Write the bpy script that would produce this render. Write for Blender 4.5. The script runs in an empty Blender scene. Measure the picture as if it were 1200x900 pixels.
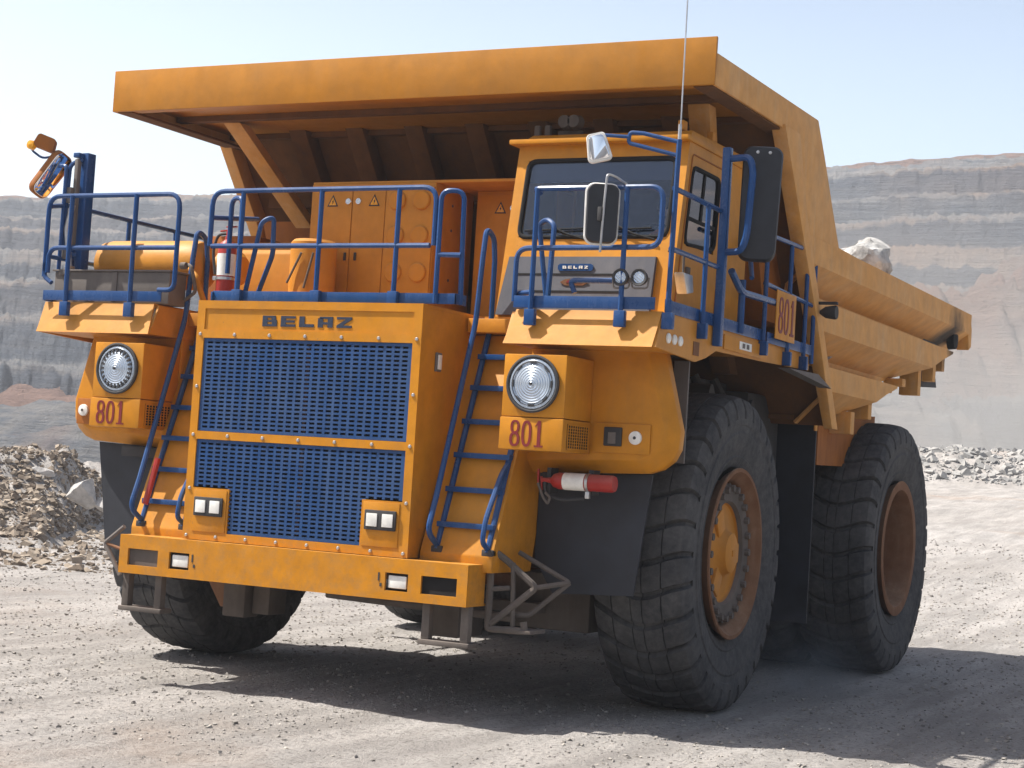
import bpy, bmesh, math, random
import numpy as np
from mathutils import Vector, Matrix
random.seed(7); rng = np.random.default_rng(7)
sc = bpy.context.scene
C = sc.collection
PI = math.pi

# ------------------------------------------------------------------ materials
def new_mat(name):
    m = bpy.data.materials.new(name); m.use_nodes = True
    nt = m.node_tree; nt.nodes.clear()
    out = nt.nodes.new('ShaderNodeOutputMaterial'); b = nt.nodes.new('ShaderNodeBsdfPrincipled')
    nt.links.new(b.outputs[0], out.inputs['Surface'])
    return m, nt, b, out
def N(nt, t, **kw):
    n = nt.nodes.new(t)
    for k, v in kw.items():
        if k in n.inputs: n.inputs[k].default_value = v
        else: setattr(n, k, v)
    return n
def ramp(nt, src, stops):
    r = nt.nodes.new('ShaderNodeValToRGB'); e = r.color_ramp.elements
    while len(e) < len(stops): e.new(0.5)
    for i, (p, c) in enumerate(stops):
        e[i].position = p; e[i].color = (c, c, c, 1) if not isinstance(c, tuple) else (*c, 1)
    nt.links.new(src, r.inputs[0]); return r.outputs[0]
def mixc(nt, fac, a, b, mode='MIX'):
    m = nt.nodes.new('ShaderNodeMix'); m.data_type = 'RGBA'; m.blend_type = mode
    for sock, v in ((m.inputs[0], fac), (m.inputs[6], a), (m.inputs[7], b)):
        if hasattr(v, 'is_linked'): nt.links.new(v, sock)
        elif isinstance(v, tuple): sock.default_value = (*v, 1)
        else: sock.default_value = v
    return m.outputs[2]
def mathn(nt, op, a, b=0.0, clamp=False):
    m = nt.nodes.new('ShaderNodeMath'); m.operation = op; m.use_clamp = clamp
    for sock, v in ((m.inputs[0], a), (m.inputs[1], b)):
        if hasattr(v, 'is_linked'): nt.links.new(v, sock)
        else: sock.default_value = v
    return m.outputs[0]
def coords(nt, scale=(1, 1, 1), kind='Object'):
    tc = nt.nodes.new('ShaderNodeTexCoord'); mp = nt.nodes.new('ShaderNodeMapping')
    mp.inputs['Scale'].default_value = scale
    nt.links.new(tc.outputs[kind], mp.inputs[0]); return mp.outputs[0]
def noise(nt, vec, scale, detail=4, rough=.55, dist=0.0):
    n = N(nt, 'ShaderNodeTexNoise', Scale=scale, Detail=detail, Roughness=rough, Distortion=dist)
    nt.links.new(vec, n.inputs['Vector']); return n.outputs['Fac']
def bump(nt, b, h, strength, dist):
    n = N(nt, 'ShaderNodeBump', Strength=strength, Distance=dist)
    nt.links.new(h, n.inputs['Height']); nt.links.new(n.outputs[0], b.inputs['Normal'])

def painted(name, col, dust=(.42, .33, .24), amount=.35, rough=.42, streak=.25, chip=None, metallic=0, up=.55, soot=None, mud=0.0):
    """worn paint: dust film, run marks, small chips"""
    m, nt, b, out = new_mat(name)
    v = coords(nt); vs = coords(nt, (3.5, 3.5, .35))
    big = ramp(nt, noise(nt, v, 1.3, 6, .6), [(.38, 0.0), (.72, 1.0)])
    run = ramp(nt, noise(nt, vs, 3.0, 6, .65), [(.45, 0.0), (.75, 1.0)])
    fine = noise(nt, v, 38, 3, .6)
    geo = nt.nodes.new('ShaderNodeNewGeometry'); sep = nt.nodes.new('ShaderNodeSeparateXYZ')
    nt.links.new(geo.outputs['Normal'], sep.inputs[0])
    upf = mathn(nt, 'MULTIPLY', mathn(nt, 'MAXIMUM', sep.outputs[2], 0.0), up)
    f = mathn(nt, 'ADD', mathn(nt, 'MULTIPLY', big, amount), mathn(nt, 'MULTIPLY', run, streak))
    f = mathn(nt, 'ADD', f, upf)
    sz = nt.nodes.new('ShaderNodeSeparateXYZ'); nt.links.new(v, sz.inputs[0])
    low = nt.nodes.new('ShaderNodeMapRange'); low.interpolation_type = 'SMOOTHSTEP'; nt.links.new(sz.outputs[2], low.inputs['Value'])
    for k_, v_ in (('From Min', 2.3), ('From Max', .9), ('To Min', 0.0), ('To Max', mud)): low.inputs[k_].default_value = v_
    spl = ramp(nt, noise(nt, v, 11, 6, .72), [(.45, 0.0), (.62, 1.0)])
    f = mathn(nt, 'ADD', f, mathn(nt, 'MULTIPLY', low.outputs[0], spl))
    f = mathn(nt, 'MULTIPLY', f, mathn(nt, 'ADD', mathn(nt, 'MULTIPLY', fine, .8), .5), True)
    c = mixc(nt, f, col, dust)
    if soot:
        vm = nt.nodes.new('ShaderNodeVectorMath'); vm.operation = 'DISTANCE'; nt.links.new(v, vm.inputs[0]); vm.inputs[1].default_value = soot
        dd = mathn(nt, 'ADD', vm.outputs['Value'], mathn(nt, 'MULTIPLY', noise(nt, v, 3, 4, .6), .5))
        c = mixc(nt, ramp(nt, dd, [(.45, .95), (.80, 0.0)]), c, (.02, .018, .018))
    var = ramp(nt, noise(nt, v, 5, 5, .6), [(.3, .86), (.7, 1.08)])
    c = mixc(nt, 1.0, c, var, 'MULTIPLY')
    if chip:
        ch = ramp(nt, noise(nt, v, 9, 8, .75), [(.665, 0.0), (.69, .85)])
        c = mixc(nt, ch, c, chip)
    nt.links.new(c, b.inputs['Base Color'])
    rr = mathn(nt, 'ADD', mathn(nt, 'MULTIPLY', f, .45), rough, True)
    nt.links.new(rr, b.inputs['Roughness']); b.inputs['Metallic'].default_value = metallic
    b.inputs['Specular IOR Level'].default_value = .28
    bump(nt, b, noise(nt, v, 2.2, 5, .6), .3, .02)
    return m
def plain(name, col, rough=.6, metallic=0, var=.15, sc_=12, bmp=.0):
    m, nt, b, out = new_mat(name)
    v = coords(nt); n = noise(nt, v, sc_, 5, .6)
    r = ramp(nt, n, [(.3, 1 - var), (.7, 1 + var)])
    nt.links.new(mixc(nt, 1.0, col, r, 'MULTIPLY'), b.inputs['Base Color'])
    b.inputs['Roughness'].default_value = rough; b.inputs['Metallic'].default_value = metallic
    if bmp: bump(nt, b, n, bmp, .01)
    return m

YEL = (.545, .215, .005)
M = {}
M['yellow'] = painted('yellow_paint', YEL, amount=.20, streak=.25, dust=(.37, .185, .05), up=.35, chip=(.16, .09, .05), mud=.55)
M['yellow_deck'] = painted('yellow_deck_paint', (.54, .22, .018), amount=.2, streak=.12, dust=(.48, .30, .13), up=.3)
M['yellow_body'] = painted('yellow_body_paint', (.62, .29, .06), amount=.7, streak=.6, dust=(.62, .38, .19), up=.5, rough=.55, soot=(3.3, 11.2, 4.35))
M['canopy_paint'] = painted('canopy_paint', (.44, .175, .010), amount=.3, streak=.2, dust=(.36, .18, .05), up=.2)
M['brown_body'] = painted('shade_toned_body_paint', (.15, .062, .017), amount=.6, streak=.6, dust=(.09, .055, .035), up=.1, rough=.8)  # under-canopy shade put into the brown of front wall, ribs and beams
M['orange_worn'] = painted('orange_worn_paint', (.36, .115, .012), amount=.4, streak=.4, dust=(.17, .09, .05), rough=.6, chip=(.10, .05, .03))
M['cab_orange'] = painted('cabinet_paint', (.54, .21, .012), amount=.25, streak=.15, dust=(.42, .22, .08), rough=.55)
M['blue'] = painted('blue_paint', (.009, .056, .19), amount=.10, streak=.08, dust=(.20, .22, .25), up=.25, rough=.24)
M['blue_grille'] = painted('blue_grille_paint', (.010, .054, .175), amount=.18, streak=.2, dust=(.13, .17, .23), up=.25, rough=.5)
M['red'] = painted('red_paint', (.36, .018, .014), amount=.15, streak=.1, dust=(.4, .25, .2), up=.3, rough=.35)
M['red_number'] = plain('dark_red_lettering', (.17, .007, .009), .5)
M['blue_letter'] = plain('navy_lettering', (.012, .022, .05), .5)
M['dark'] = plain('dark_steel', (.035, .034, .036), .75)
M['black'] = plain('black_void', (.006, .006, .007), .95)
M['rust'] = painted('rusty_steel', (.17, .07, .03), amount=.5, streak=.4, dust=(.27, .17, .11), rough=.8)
M['grime'] = painted('grimy_steel', (.10, .085, .075), amount=.5, streak=.3, dust=(.2, .17, .15), rough=.85)
M['flap'] = plain('mud_flap_rubber', (.018, .021, .03), .6, 0, .3, 3)
M['greypanel'] = painted('grey_cab_panel', (.075, .08, .10), amount=.2, streak=.2, dust=(.2, .19, .19), rough=.6)
M['greybox'] = painted('grey_box_paint', (.13, .115, .11), amount=.4, streak=.2, dust=(.24, .21, .18), rough=.7)
M['chrome'] = plain('chrome', (.75, .77, .8), .18, 1, .06, 30)
M['white'] = plain('white_plastic', (.75, .74, .70), .4)
M['silver'] = plain('bare_metal', (.5, .5, .5), .35, .8)
M['mirrorback'] = plain('black_mirror_shell', (.012, .014, .02), .5, 0, .3, 6)
M['mirror'] = plain('mirror_glass', (.85, .86, .88), .03, 1, .02)
M['amber'] = plain('amber_plastic', (.75, .33, .01), .25)
M['lining'] = plain('grey_cab_lining', (.07, .10, .17), .8)
M['skin'] = plain('skin', (.60, .36, .26), .55)
M['shirt'] = plain('orange_shirt', (.75, .16, .05), .8)
M['hair'] = plain('dark_hair', (.02, .015, .012), .7)

def tyre_mat():
    m, nt, b, out = new_mat('dusty_rubber')
    v = coords(nt); vc = coords(nt)
    n1 = ramp(nt, noise(nt, v, 2.0, 7, .65), [(.35, 0.0), (.7, 1.0)])
    n2 = ramp(nt, noise(nt, v, 14, 6, .7), [(.4, 0.0), (.65, 1.0)])
    f = mathn(nt, 'ADD', mathn(nt, 'MULTIPLY', n1, .35), mathn(nt, 'MULTIPLY', n2, .28), True)
    c = mixc(nt, f, (.034, .035, .040), (.15, .145, .14))
    nt.links.new(c, b.inputs['Base Color']); b.inputs['Roughness'].default_value = .8; b.inputs['Specular IOR Level'].default_value = .2
    bump(nt, b, noise(nt, v, 30, 6, .7), .5, .012)
    return m
M['rubber'] = tyre_mat()

def glass_mat(name, tint, refl=.35, rough=.02):
    m, nt, b, out = new_mat(name)
    nt.nodes.remove(b)
    tr = N(nt, 'ShaderNodeBsdfTransparent'); tr.inputs[0].default_value = (*tint, 1)
    gl = N(nt, 'ShaderNodeBsdfGlossy', Roughness=rough); gl.inputs[0].default_value = (.8, .86, .95, 1)
    fr = N(nt, 'ShaderNodeFresnel', IOR=1.5)
    mx = N(nt, 'ShaderNodeMixShader')
    f = mathn(nt, 'ADD', fr.outputs[0], refl, True)
    nt.links.new(f, mx.inputs[0]); nt.links.new(tr.outputs[0], mx.inputs[1]); nt.links.new(gl.outputs[0], mx.inputs[2])
    nt.links.new(mx.outputs[0], out.inputs['Surface'])
    return m
M['windshield'] = glass_mat('tinted_windshield', (.86, .92, 1.0), .0)
M['sideglass'] = glass_mat('side_glass', (.8, .85, .88), .28)
def lens_mat():
    m, nt, b, out = new_mat('headlight_lens')
    b.inputs['Base Color'].default_value = (.50, .58, .68, 1); b.inputs['Roughness'].default_value = .22
    b.inputs['Metallic'].default_value = .55
    v = coords(nt); w = N(nt, 'ShaderNodeTexWave', Scale=14.0, Distortion=.4); w.wave_type = 'RINGS'; w.rings_direction = 'Y'
    nt.links.new(v, w.inputs['Vector']); bump(nt, b, w.outputs['Fac'], .6, .01)
    return m
M['lens'] = lens_mat()

# ------------------------------------------------------------------ mesh helpers
class MB:
    def __init__(s): s.v = []; s.f = []
    def add(s, vs, fs):
        o = len(s.v); s.v.extend([tuple(map(float, p)) for p in vs]); s.f.extend([tuple(i + o for i in f) for f in fs]); return s
    def box(s, x0, x1, y0, y1, z0, z1, bev=0.0, mat=None):
        x0, x1 = min(x0, x1), max(x0, x1); y0, y1 = min(y0, y1), max(y0, y1); z0, z1 = min(z0, z1), max(z0, z1)
        bm = bmesh.new(); bmesh.ops.create_cube(bm, size=1)
        for v in bm.verts:
            v.co = Vector(((x0 + x1) / 2 + v.co.x * (x1 - x0), (y0 + y1) / 2 + v.co.y * (y1 - y0), (z0 + z1) / 2 + v.co.z * (z1 - z0)))
        b = min(bev, .45 * min(x1 - x0, y1 - y0, z1 - z0))
        if b > 0: bmesh.ops.bevel(bm, geom=bm.edges[:], offset=b, segments=2, profile=.6, affect='EDGES')
        if mat is not None: bm.transform(mat)
        return s.bm(bm)
    def bm(s, bm):
        bm.verts.index_update(); s.add([v.co[:] for v in bm.verts], [[v.index for v in f.verts] for f in bm.faces]); bm.free(); return s
    def loft(s, secs, cap=True, bev=0.0):
        n = len(secs[0]); vs = [p for q in secs for p in q]; fs = []
        for k in range(len(secs) - 1):
            for i in range(n):
                j = (i + 1) % n; fs.append((k * n + i, k * n + j, (k + 1) * n + j, (k + 1) * n + i))
        if cap: fs.append(tuple(range(n))[::-1]); fs.append(tuple((len(secs) - 1) * n + i for i in range(n)))
        if bev:
            bm = bmesh.new(); V = [bm.verts.new(p) for p in vs]
            for f in fs: bm.faces.new([V[i] for i in f])
            bmesh.ops.recalc_face_normals(bm, faces=bm.faces)
            es = [e for e in bm.edges if len(e.link_faces) == 2 and e.calc_face_angle(0) > .35]
            bmesh.ops.bevel(bm, geom=es, offset=bev, segments=2, profile=.6, affect='EDGES')
            return s.bm(bm)
        return s.add(vs, fs)
    def prism(s, poly, ax, a, b, bev=0.0):
        """poly in the two other axes (order x,y,z without ax)"""
        def P(p, t): return {'x': (t, p[0], p[1]), 'y': (p[0], t, p[1]), 'z': (p[0], p[1], t)}[ax]
        return s.loft([[P(p, a) for p in poly], [P(p, b) for p in poly]], True, bev)
    def lathe(s, prof, c, ax='x', n=48, close=False):
        """prof: (offset along axis, radius)"""
        vs = []; fs = []; m = len(prof)
        for k in range(n):
            a = 2 * PI * k / n; ca, sa = math.cos(a), math.sin(a)
            for (o, r) in prof:
                p = {'x': (o, r * ca, r * sa), 'y': (r * ca, o, r * sa), 'z': (r * ca, r * sa, o)}[ax]
                vs.append((p[0] + c[0], p[1] + c[1], p[2] + c[2]))
        for k in range(n):
            k2 = (k + 1) % n
            for i in range(m - 1): fs.append((k * m + i, k * m + i + 1, k2 * m + i + 1, k2 * m + i))
        return s.add(vs, fs)
    def tube(s, pts, r, fil=0.0, n=8, closed=False):
        P = [Vector(p) for p in pts]
        if fil > 0:
            Q = []
            L = len(P)
            for i, p in enumerate(P):
                if not closed and i in (0, L - 1): Q.append(p); continue
                a = P[(i - 1) % L] - p; b = P[(i + 1) % L] - p
                d = min(fil, a.length * .45, b.length * .45)
                if a.normalized().dot(b.normalized()) < -.985: Q.append(p); continue
                pa = p + a.normalized() * d; pb = p + b.normalized() * d
                for t in (0, .2, .4, .6, .8, 1): Q.append(pa * (1 - t) ** 2 + p * 2 * t * (1 - t) + pb * t * t)
            P = Q
        L = len(P); vs = []; fs = []
        up = None
        for i, p in enumerate(P):
            if closed: t = (P[(i + 1) % L] - P[i - 1])
            else: t = P[min(i + 1, L - 1)] - P[max(i - 1, 0)]
            t.normalize()
            if up is None:
                up = t.cross(Vector((0, 0, 1)) if abs(t.z) < .9 else Vector((0, 1, 0))).normalized()
            else:
                up = (up - t * up.dot(t)).normalized()
            w = t.cross(up)
            for k in range(n):
                a = 2 * PI * k / n; vs.append(p + up * math.cos(a) * r + w * math.sin(a) * r)
        for i in range(L if closed else L - 1):
            j = (i + 1) % L
            for k in range(n):
                k2 = (k + 1) % n; fs.append((i * n + k, i * n + k2, j * n + k2, j * n + k))
        if not closed: fs.append(tuple(range(n))); fs.append(tuple((L - 1) * n + k for k in range(n))[::-1])
        return s.add(vs, fs)
    def cyl(s, a, b, r, n=16): return s.tube([a, b], r, 0, n)
    def plate(s, xs, zs, keep, y0, y1, tf=None):
        """perforated plate: cells of the grid xs * zs where keep(i, j)"""
        ids = {}; vs = []; fs = []
        def vid(i, j, k):
            if (i, j, k) not in ids:
                ids[(i, j, k)] = len(vs); p = (xs[i], (y0, y1)[k], zs[j]); vs.append(tf(*p) if tf else p)
            return ids[(i, j, k)]
        nx, nz = len(xs) - 1, len(zs) - 1
        K = [[0 <= i < nx and 0 <= j < nz and bool(keep(i, j)) for j in range(nz)] for i in range(nx)]
        g = lambda i, j: 0 <= i < nx and 0 <= j < nz and K[i][j]
        for i in range(nx):
            for j in range(nz):
                if not K[i][j]: continue
                fs.append((vid(i, j, 0), vid(i + 1, j, 0), vid(i + 1, j + 1, 0), vid(i, j + 1, 0)))
                fs.append((vid(i, j, 1), vid(i, j + 1, 1), vid(i + 1, j + 1, 1), vid(i + 1, j, 1)))
                if not g(i - 1, j): fs.append((vid(i, j, 0), vid(i, j + 1, 0), vid(i, j + 1, 1), vid(i, j, 1)))
                if not g(i + 1, j): fs.append((vid(i + 1, j, 0), vid(i + 1, j, 1), vid(i + 1, j + 1, 1), vid(i + 1, j + 1, 0)))
                if not g(i, j - 1): fs.append((vid(i, j, 0), vid(i, j, 1), vid(i + 1, j, 1), vid(i + 1, j, 0)))
                if not g(i, j + 1): fs.append((vid(i, j + 1, 0), vid(i + 1, j + 1, 0), vid(i + 1, j + 1, 1), vid(i, j + 1, 1)))
        return s.add(vs, fs)
    def build(s, name, mat, parent=None, smooth=True, ang=.6, recalc=True, loc=None):
        me = bpy.data.meshes.new(name)
        if loc is not None:
            s.v = [(x - loc[0], y - loc[1], z - loc[2]) for x, y, z in s.v]
        me.from_pydata(s.v, [], s.f); me.update()
        bm = bmesh.new(); bm.from_mesh(me)
        if recalc: bmesh.ops.recalc_face_normals(bm, faces=bm.faces)
        if smooth:
            for f in bm.faces: f.smooth = True
            for e in bm.edges:
                if len(e.link_faces) != 2 or e.calc_face_angle(0) > ang: e.smooth = False
        bm.to_mesh(me); bm.free()
        for mm in (mat if isinstance(mat, list) else [mat]): me.materials.append(mm)
        o = bpy.data.objects.new(name, me); C.objects.link(o)
        if loc is not None: o.location = loc
        if parent is not None:
            o.parent = parent
            if loc is not None: o.location = Vector(loc) - world_loc(parent)
        return o
def world_loc(o):
    l = Vector((0, 0, 0))
    while o is not None: l += o.location; o = o.parent
    return l
def empty(name, loc, label, cat, group=None):
    o = bpy.data.objects.new(name, None); C.objects.link(o); o.location = loc; o.empty_display_size = .3
    o['label'] = label; o['category'] = cat
    if group: o['group'] = group
    return o
def dup(o, parent, off=(0, 0, 0)):
    c = o.copy(); C.objects.link(c); c.parent = parent; c.location = o.location + Vector(off)
    for ch in [k for k in C.objects if k.parent == o and k is not c]:
        d = ch.copy(); C.objects.link(d); d.parent = c
    return c

# ------------------------------------------------------------------ camera
cam = bpy.data.cameras.new('camera'); camo = bpy.data.objects.new('camera', cam); C.objects.link(camo)
CP = Vector((8.85629, -13.22066, 2.19675))
R_ = Vector((.89290295, .44601025, .06163756)); U_ = Vector((-.03323066, -.07124287, .9969053)); F_ = Vector((-.44902122, .89218794, .04879175))
camo.matrix_world = Matrix(((R_.x, U_.x, -F_.x, CP.x), (R_.y, U_.y, -F_.y, CP.y), (R_.z, U_.z, -F_.z, CP.z), (0, 0, 0, 1)))
cam.sensor_width = 36; cam.lens = 36 * 2065.23 / 1200; cam.clip_end = 8000; cam.clip_start = .1
sc.camera = camo

# ------------------------------------------------------------------ light
SX, SY = .60, .24                       # shadow shift per metre of height
d = Vector((SX, SY, -1)).normalized()
sun = bpy.data.lights.new('sun', 'SUN'); sun.energy = 4.8; sun.angle = math.radians(.5); sun.color = (1, .955, .88)
so = bpy.data.objects.new('sun', sun); C.objects.link(so); so.rotation_euler = d.to_track_quat('-Z', 'Y').to_euler()
w = bpy.data.worlds.new('World'); sc.world = w; w.use_nodes = True; nt = w.node_tree
bg = nt.nodes['Background']; sky = nt.nodes.new('ShaderNodeTexSky'); sky.sky_type = 'NISHITA'; sky.sun_disc = False
sky.sun_elevation = math.asin(-d.z); sky.sun_rotation = math.atan2(-d.x, -d.y)
sky.air_density = 1.0; sky.dust_density = 3.0; sky.ozone_density = 1.0; sky.altitude = 300
tc = nt.nodes.new('ShaderNodeTexCoord'); sx = nt.nodes.new('ShaderNodeSeparateXYZ'); nt.links.new(tc.outputs['Generated'], sx.inputs[0])
mr = nt.nodes.new('ShaderNodeMapRange'); mr.interpolation_type = 'SMOOTHSTEP'
for k_, v_ in (('From Min', .05), ('From Max', .50), ('To Min', 2.1), ('To Max', .85)): mr.inputs[k_].default_value = v_
nt.links.new(sx.outputs[2], mr.inputs['Value'])
vm = nt.nodes.new('ShaderNodeVectorMath'); vm.operation = 'SCALE'; nt.links.new(sky.outputs[0], vm.inputs[0]); nt.links.new(mr.outputs[0], vm.inputs['Scale'])
vt = nt.nodes.new('ShaderNodeVectorMath'); vt.operation = 'MULTIPLY'; vt.inputs[1].default_value = (1.12, 1.03, .94)
nt.links.new(vm.outputs[0], vt.inputs[0]); nt.links.new(vt.outputs[0], bg.inputs[0]); bg.inputs[1].default_value = .085
sc.view_settings.view_transform = 'Standard'; sc.view_settings.look = 'None'; sc.view_settings.exposure = 1.02; sc.view_settings.gamma = 1
sc.view_settings.use_curve_mapping = False
sc.cycles.max_bounces = 8; sc.cycles.transparent_max_bounces = 16; sc.cycles.volume_bounces = 0
sc.cycles.use_denoising = True
try: sc.cycles.volume_step_rate = 4
except Exception: pass

# ================================================================== THE TRUCK
T = empty('mining_truck', (0, 0, 0), 'giant yellow mining dump truck with blue rails and ladders on a gravel haul road', 'dump truck')

# ---- wheels -----------------------------------------------------------------
TR = 1.53; TW = .457; NL = 32
def tyre():
    prof = [(.80, .30, 0), (.83, .37, 0), (.90, .405, 0), (.93, .418, 0), (.945, .410, 0), (.99, .425, 0), (1.08, .447, 0), (1.16, .455, 0), (1.175, .446, 0), (1.23, .449, 0), (1.245, .458, 0),
            (1.30, .462, .0), (1.32, .462, .6), (1.39, .458, 1), (1.45, .440, 1), (1.49, .415, 1), (1.512, .36, 1), (1.522, .30, 1), (1.527, .246, 1), (1.505, .243, 1), (1.505, .235, 1), (1.528, .232, 1),
            (1.53, .15, 1), (1.53, .06, 1), (1.512, .057, 1), (1.512, .050, 1), (1.53, .047, 1), (1.531, 0, 1)]
    prof = prof + [(r, -w_, g) for r, w_, g in prof[:-1][::-1]]
    fr = [(0, 1), (.10, 1), (.17, 0), (.38, 0), (.65, 0), (.94, 0)]
    n = NL * len(fr); vs = []; fs = []; m = len(prof)
    for k in range(NL):
        for (q, dep) in fr:
            for (r, w_, g) in prof:
                s = w_ / .457
                off = .26 * math.cos(s * PI * .95) + (.15 * s) 
                a = 2 * PI * (k + q + off * (1 if g else 1)) / NL
                shoulder = min(1, abs(s) ** 2 + .55)
                rr = r - (.08 * g * shoulder if dep else (.012 * g if q > .9 else 0)) + random.uniform(-.0025, .0025)
                vs.append((w_ * (1 - .04 * dep * (g > 0 and abs(s) > .8)), rr * math.cos(a), rr * math.sin(a)))
    for k in range(n):
        k2 = (k + 1) % n
        for i in range(m - 1): fs.append((k * m + i, k * m + i + 1, k2 * m + i + 1, k2 * m + i))
    return MB().add(vs, fs)
tyre_proto = tyre()
def copy_mb(mb): c = MB(); c.v = list(mb.v); c.f = list(mb.f); return c

def front_wheel(x, y, s, steer):
    hub = MB()
    prof = [(.42, .0), (.42, .14), (.40, .19), (.345, .21), (.31, .26), (.285, .42), (.285, .47), (.32, .495)]
    MB_disc = MB().lathe([(.31, .48), (.35, .50), (.36, .64), (.32, .67), (.1, .70)], (0, 0, 0), n=48)
    hub.lathe(prof, (0, 0, 0), n=40)
    hub.box(.415, .43, -.05, .05, -.03, .03, .01)
    for k in range(3):
        a = k * 2 * PI / 3 + .5; mt = Matrix.Rotation(a, 4, 'X')
        hub.box(.285, .335, -.10, .10, .20, .44, .03, mt)
    w = MB_disc.build('wheel', M['grime'], None, ang=.7)
    hb_ = hub.build('hub', M['cab_orange'], None, ang=.7); hb_.parent = w
    w.parent = T; w.location = (x, y, TR); w.rotation_euler = (0, 0, steer + (PI if s < 0 else 0))
    t = copy_mb(tyre_proto).build('tyre', M['rubber'], None, ang=.45); t.parent = w
    rim = MB().lathe([(.36, .78), (.40, .80), (.435, .825), (.45, .82), (.45, .785), (.42, .765), (.39, .74), (.36, .71), (.33, .70), (.2, .69), (-.3, .66), (-.42, .80), (-.36, .82)], (0, 0, 0), n=64).build('rim', M['rust'], None); rim.parent = w
    for k in range(24):
        a = 2 * PI * k / 24
        b = MB().lathe([(.0, .001), (.0, .034), (-.045, .034), (-.05, .05), (-.06, .05)], (0, 0, 0), n=8).build('bolt', M['grime'], None)
        b.parent = w; b.location = (.40, .575 * math.cos(a), .625 * math.sin(a))
    return w
def rear_wheel(x, s):
    hub = MB().lathe([(.0, .0), (.0, .34), (-.04, .37), (-.08, .55), (-.10, .64)], (0, 0, 0), n=40)
    w = hub.build('wheel', M['rust'], None); w.parent = T; w.location = (x, 2.9522 + 5.4779, TR)
    w.rotation_euler = (0, 0, PI if s < 0 else 0)
    t = copy_mb(tyre_proto).build('tyre', M['rubber'], None, ang=.45); t.parent = w
    rim = MB().lathe([(.34, .78), (.39, .80), (.44, .83), (.45, .80), (.44, .72), (.40, .70), (.25, .68), (.02, .66), (-.1, .64), (-.25, .63), (-.38, .63), (-.42, .80)], (0, 0, 0), n=64).build('rim', M['rust'], None); rim.parent = w
    return w
FX, FY, RX = 2.7846, 2.9522, 2.9868
front_wheel(FX, FY, 1, .0267); front_wheel(-FX, FY, -1, .0267)
for s in (1, -1):
    rear_wheel(RX * s, s); rear_wheel((RX - 1.02) * s, s)

# ---- frame and axles --------------------------------------------------------
f = MB()
for s in (1, -1): f.box(s * .75, s * 1.15, .4, 10.6, 1.35, 2.1, .02)
for y in (.8, 3.0, 5.2, 7.2, 10.4): f.box(-.8, .8, y, y + .35, 1.4, 1.95, .02)
f.box(-1.6, 1.6, .45, 1.1, 1.25, 1.36, .02)
f.build('chassis_frame', M['orange_worn'], T)
f = MB(); f.cyl((-2.3, FY, 1.45), (2.3, FY, 1.45), .24, 20); f.box(-.6, .6, FY - .5, FY + .5, 1.0, 1.7, .08)
for s in (1, -1): f.cyl((s * 1.9, FY - .1, 1.2), (s * 1.9, FY, 2.9), .2, 20); f.box(s * 1.0, s * 2.1, FY - .35, FY - .2, 1.1, 1.25, .03)
f.cyl((-2.0, FY - .9, 1.15), (2.0, FY - .9, 1.15), .07, 12)
f.build('front_axle', M['rust'], T)
f = MB(); f.lathe([(-2.3, .0), (-2.3, .55), (-.8, .62), (.8, .62), (2.3, .55), (2.3, 0)], (0, FY + 5.478, TR), n=36)
f.build('rear_axle', M['rust'], T)
f = MB().prism([(-1.78, 1.0), (-1.25, 1.0), (-1.25, .72), (-1.55, .66)], 'y', 1.3, 1.9, .02)
f.box(-1.9, -1.25, 1.5, 1.7, .92, 1.4, .03)
f.build('steering_bracket', M['rust'], T)
MB().box(-1.38, -1.12, 1.1, 1.35, .60, 1.0, .02).box(-1.10, -.9, 1.2, 1.5, .64, 1.0, .02).build('tow_bracket', M['grime'], T)
f = MB().box(.9, 1.2, 1.2, 1.7, .62, 1.0, .02).box(.0, 1.8, 1.6, 1.8, .88, .98, .01).box(1.4, 2.2, 1.9, 2.9, .72, 1.25, .03).cyl((-.3, 1.3, .9), (1.7, 1.3, .85), .04)
f.build('underside_guard', M['grime'], T)
# engine block mass and firewall behind the grille
f = MB().box(-1.05, 1.05, .5, 3.8, 1.45, 3.4, .03); f.build('engine', M['black'], T)
# inner wheel arch machinery above front tyre
f = MB().box(1.2, 2.25, 2.0, 5.2, 2.2, 3.3, .05)
for (y, z, r) in ((2.2, 3.1, .12), (2.8, 3.2, .09), (3.6, 3.05, .15), (4.3, 2.9, .2), (4.9, 3.0, .12)): f.cyl((1.9, y, z), (2.62, y + .1, z), r, 14)
for y in (2.4, 3.2, 4.0, 4.6): f.tube([(2.3, y, 3.3), (2.5, y + .1, 2.9), (2.4, y + .3, 2.5)], .05, .1)
f.box(1.3, 2.6, 4.9, 6.0, .9, 3.2, .05)
f.build('wheel_arch_machinery', M['dark'], T)
f = MB().box(-2.25, -1.2, 2.0, 5.2, 2.2, 3.3, .05); f.build('left_tank_box', M['grime'], T).name = 'hydraulic_tank'

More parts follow.
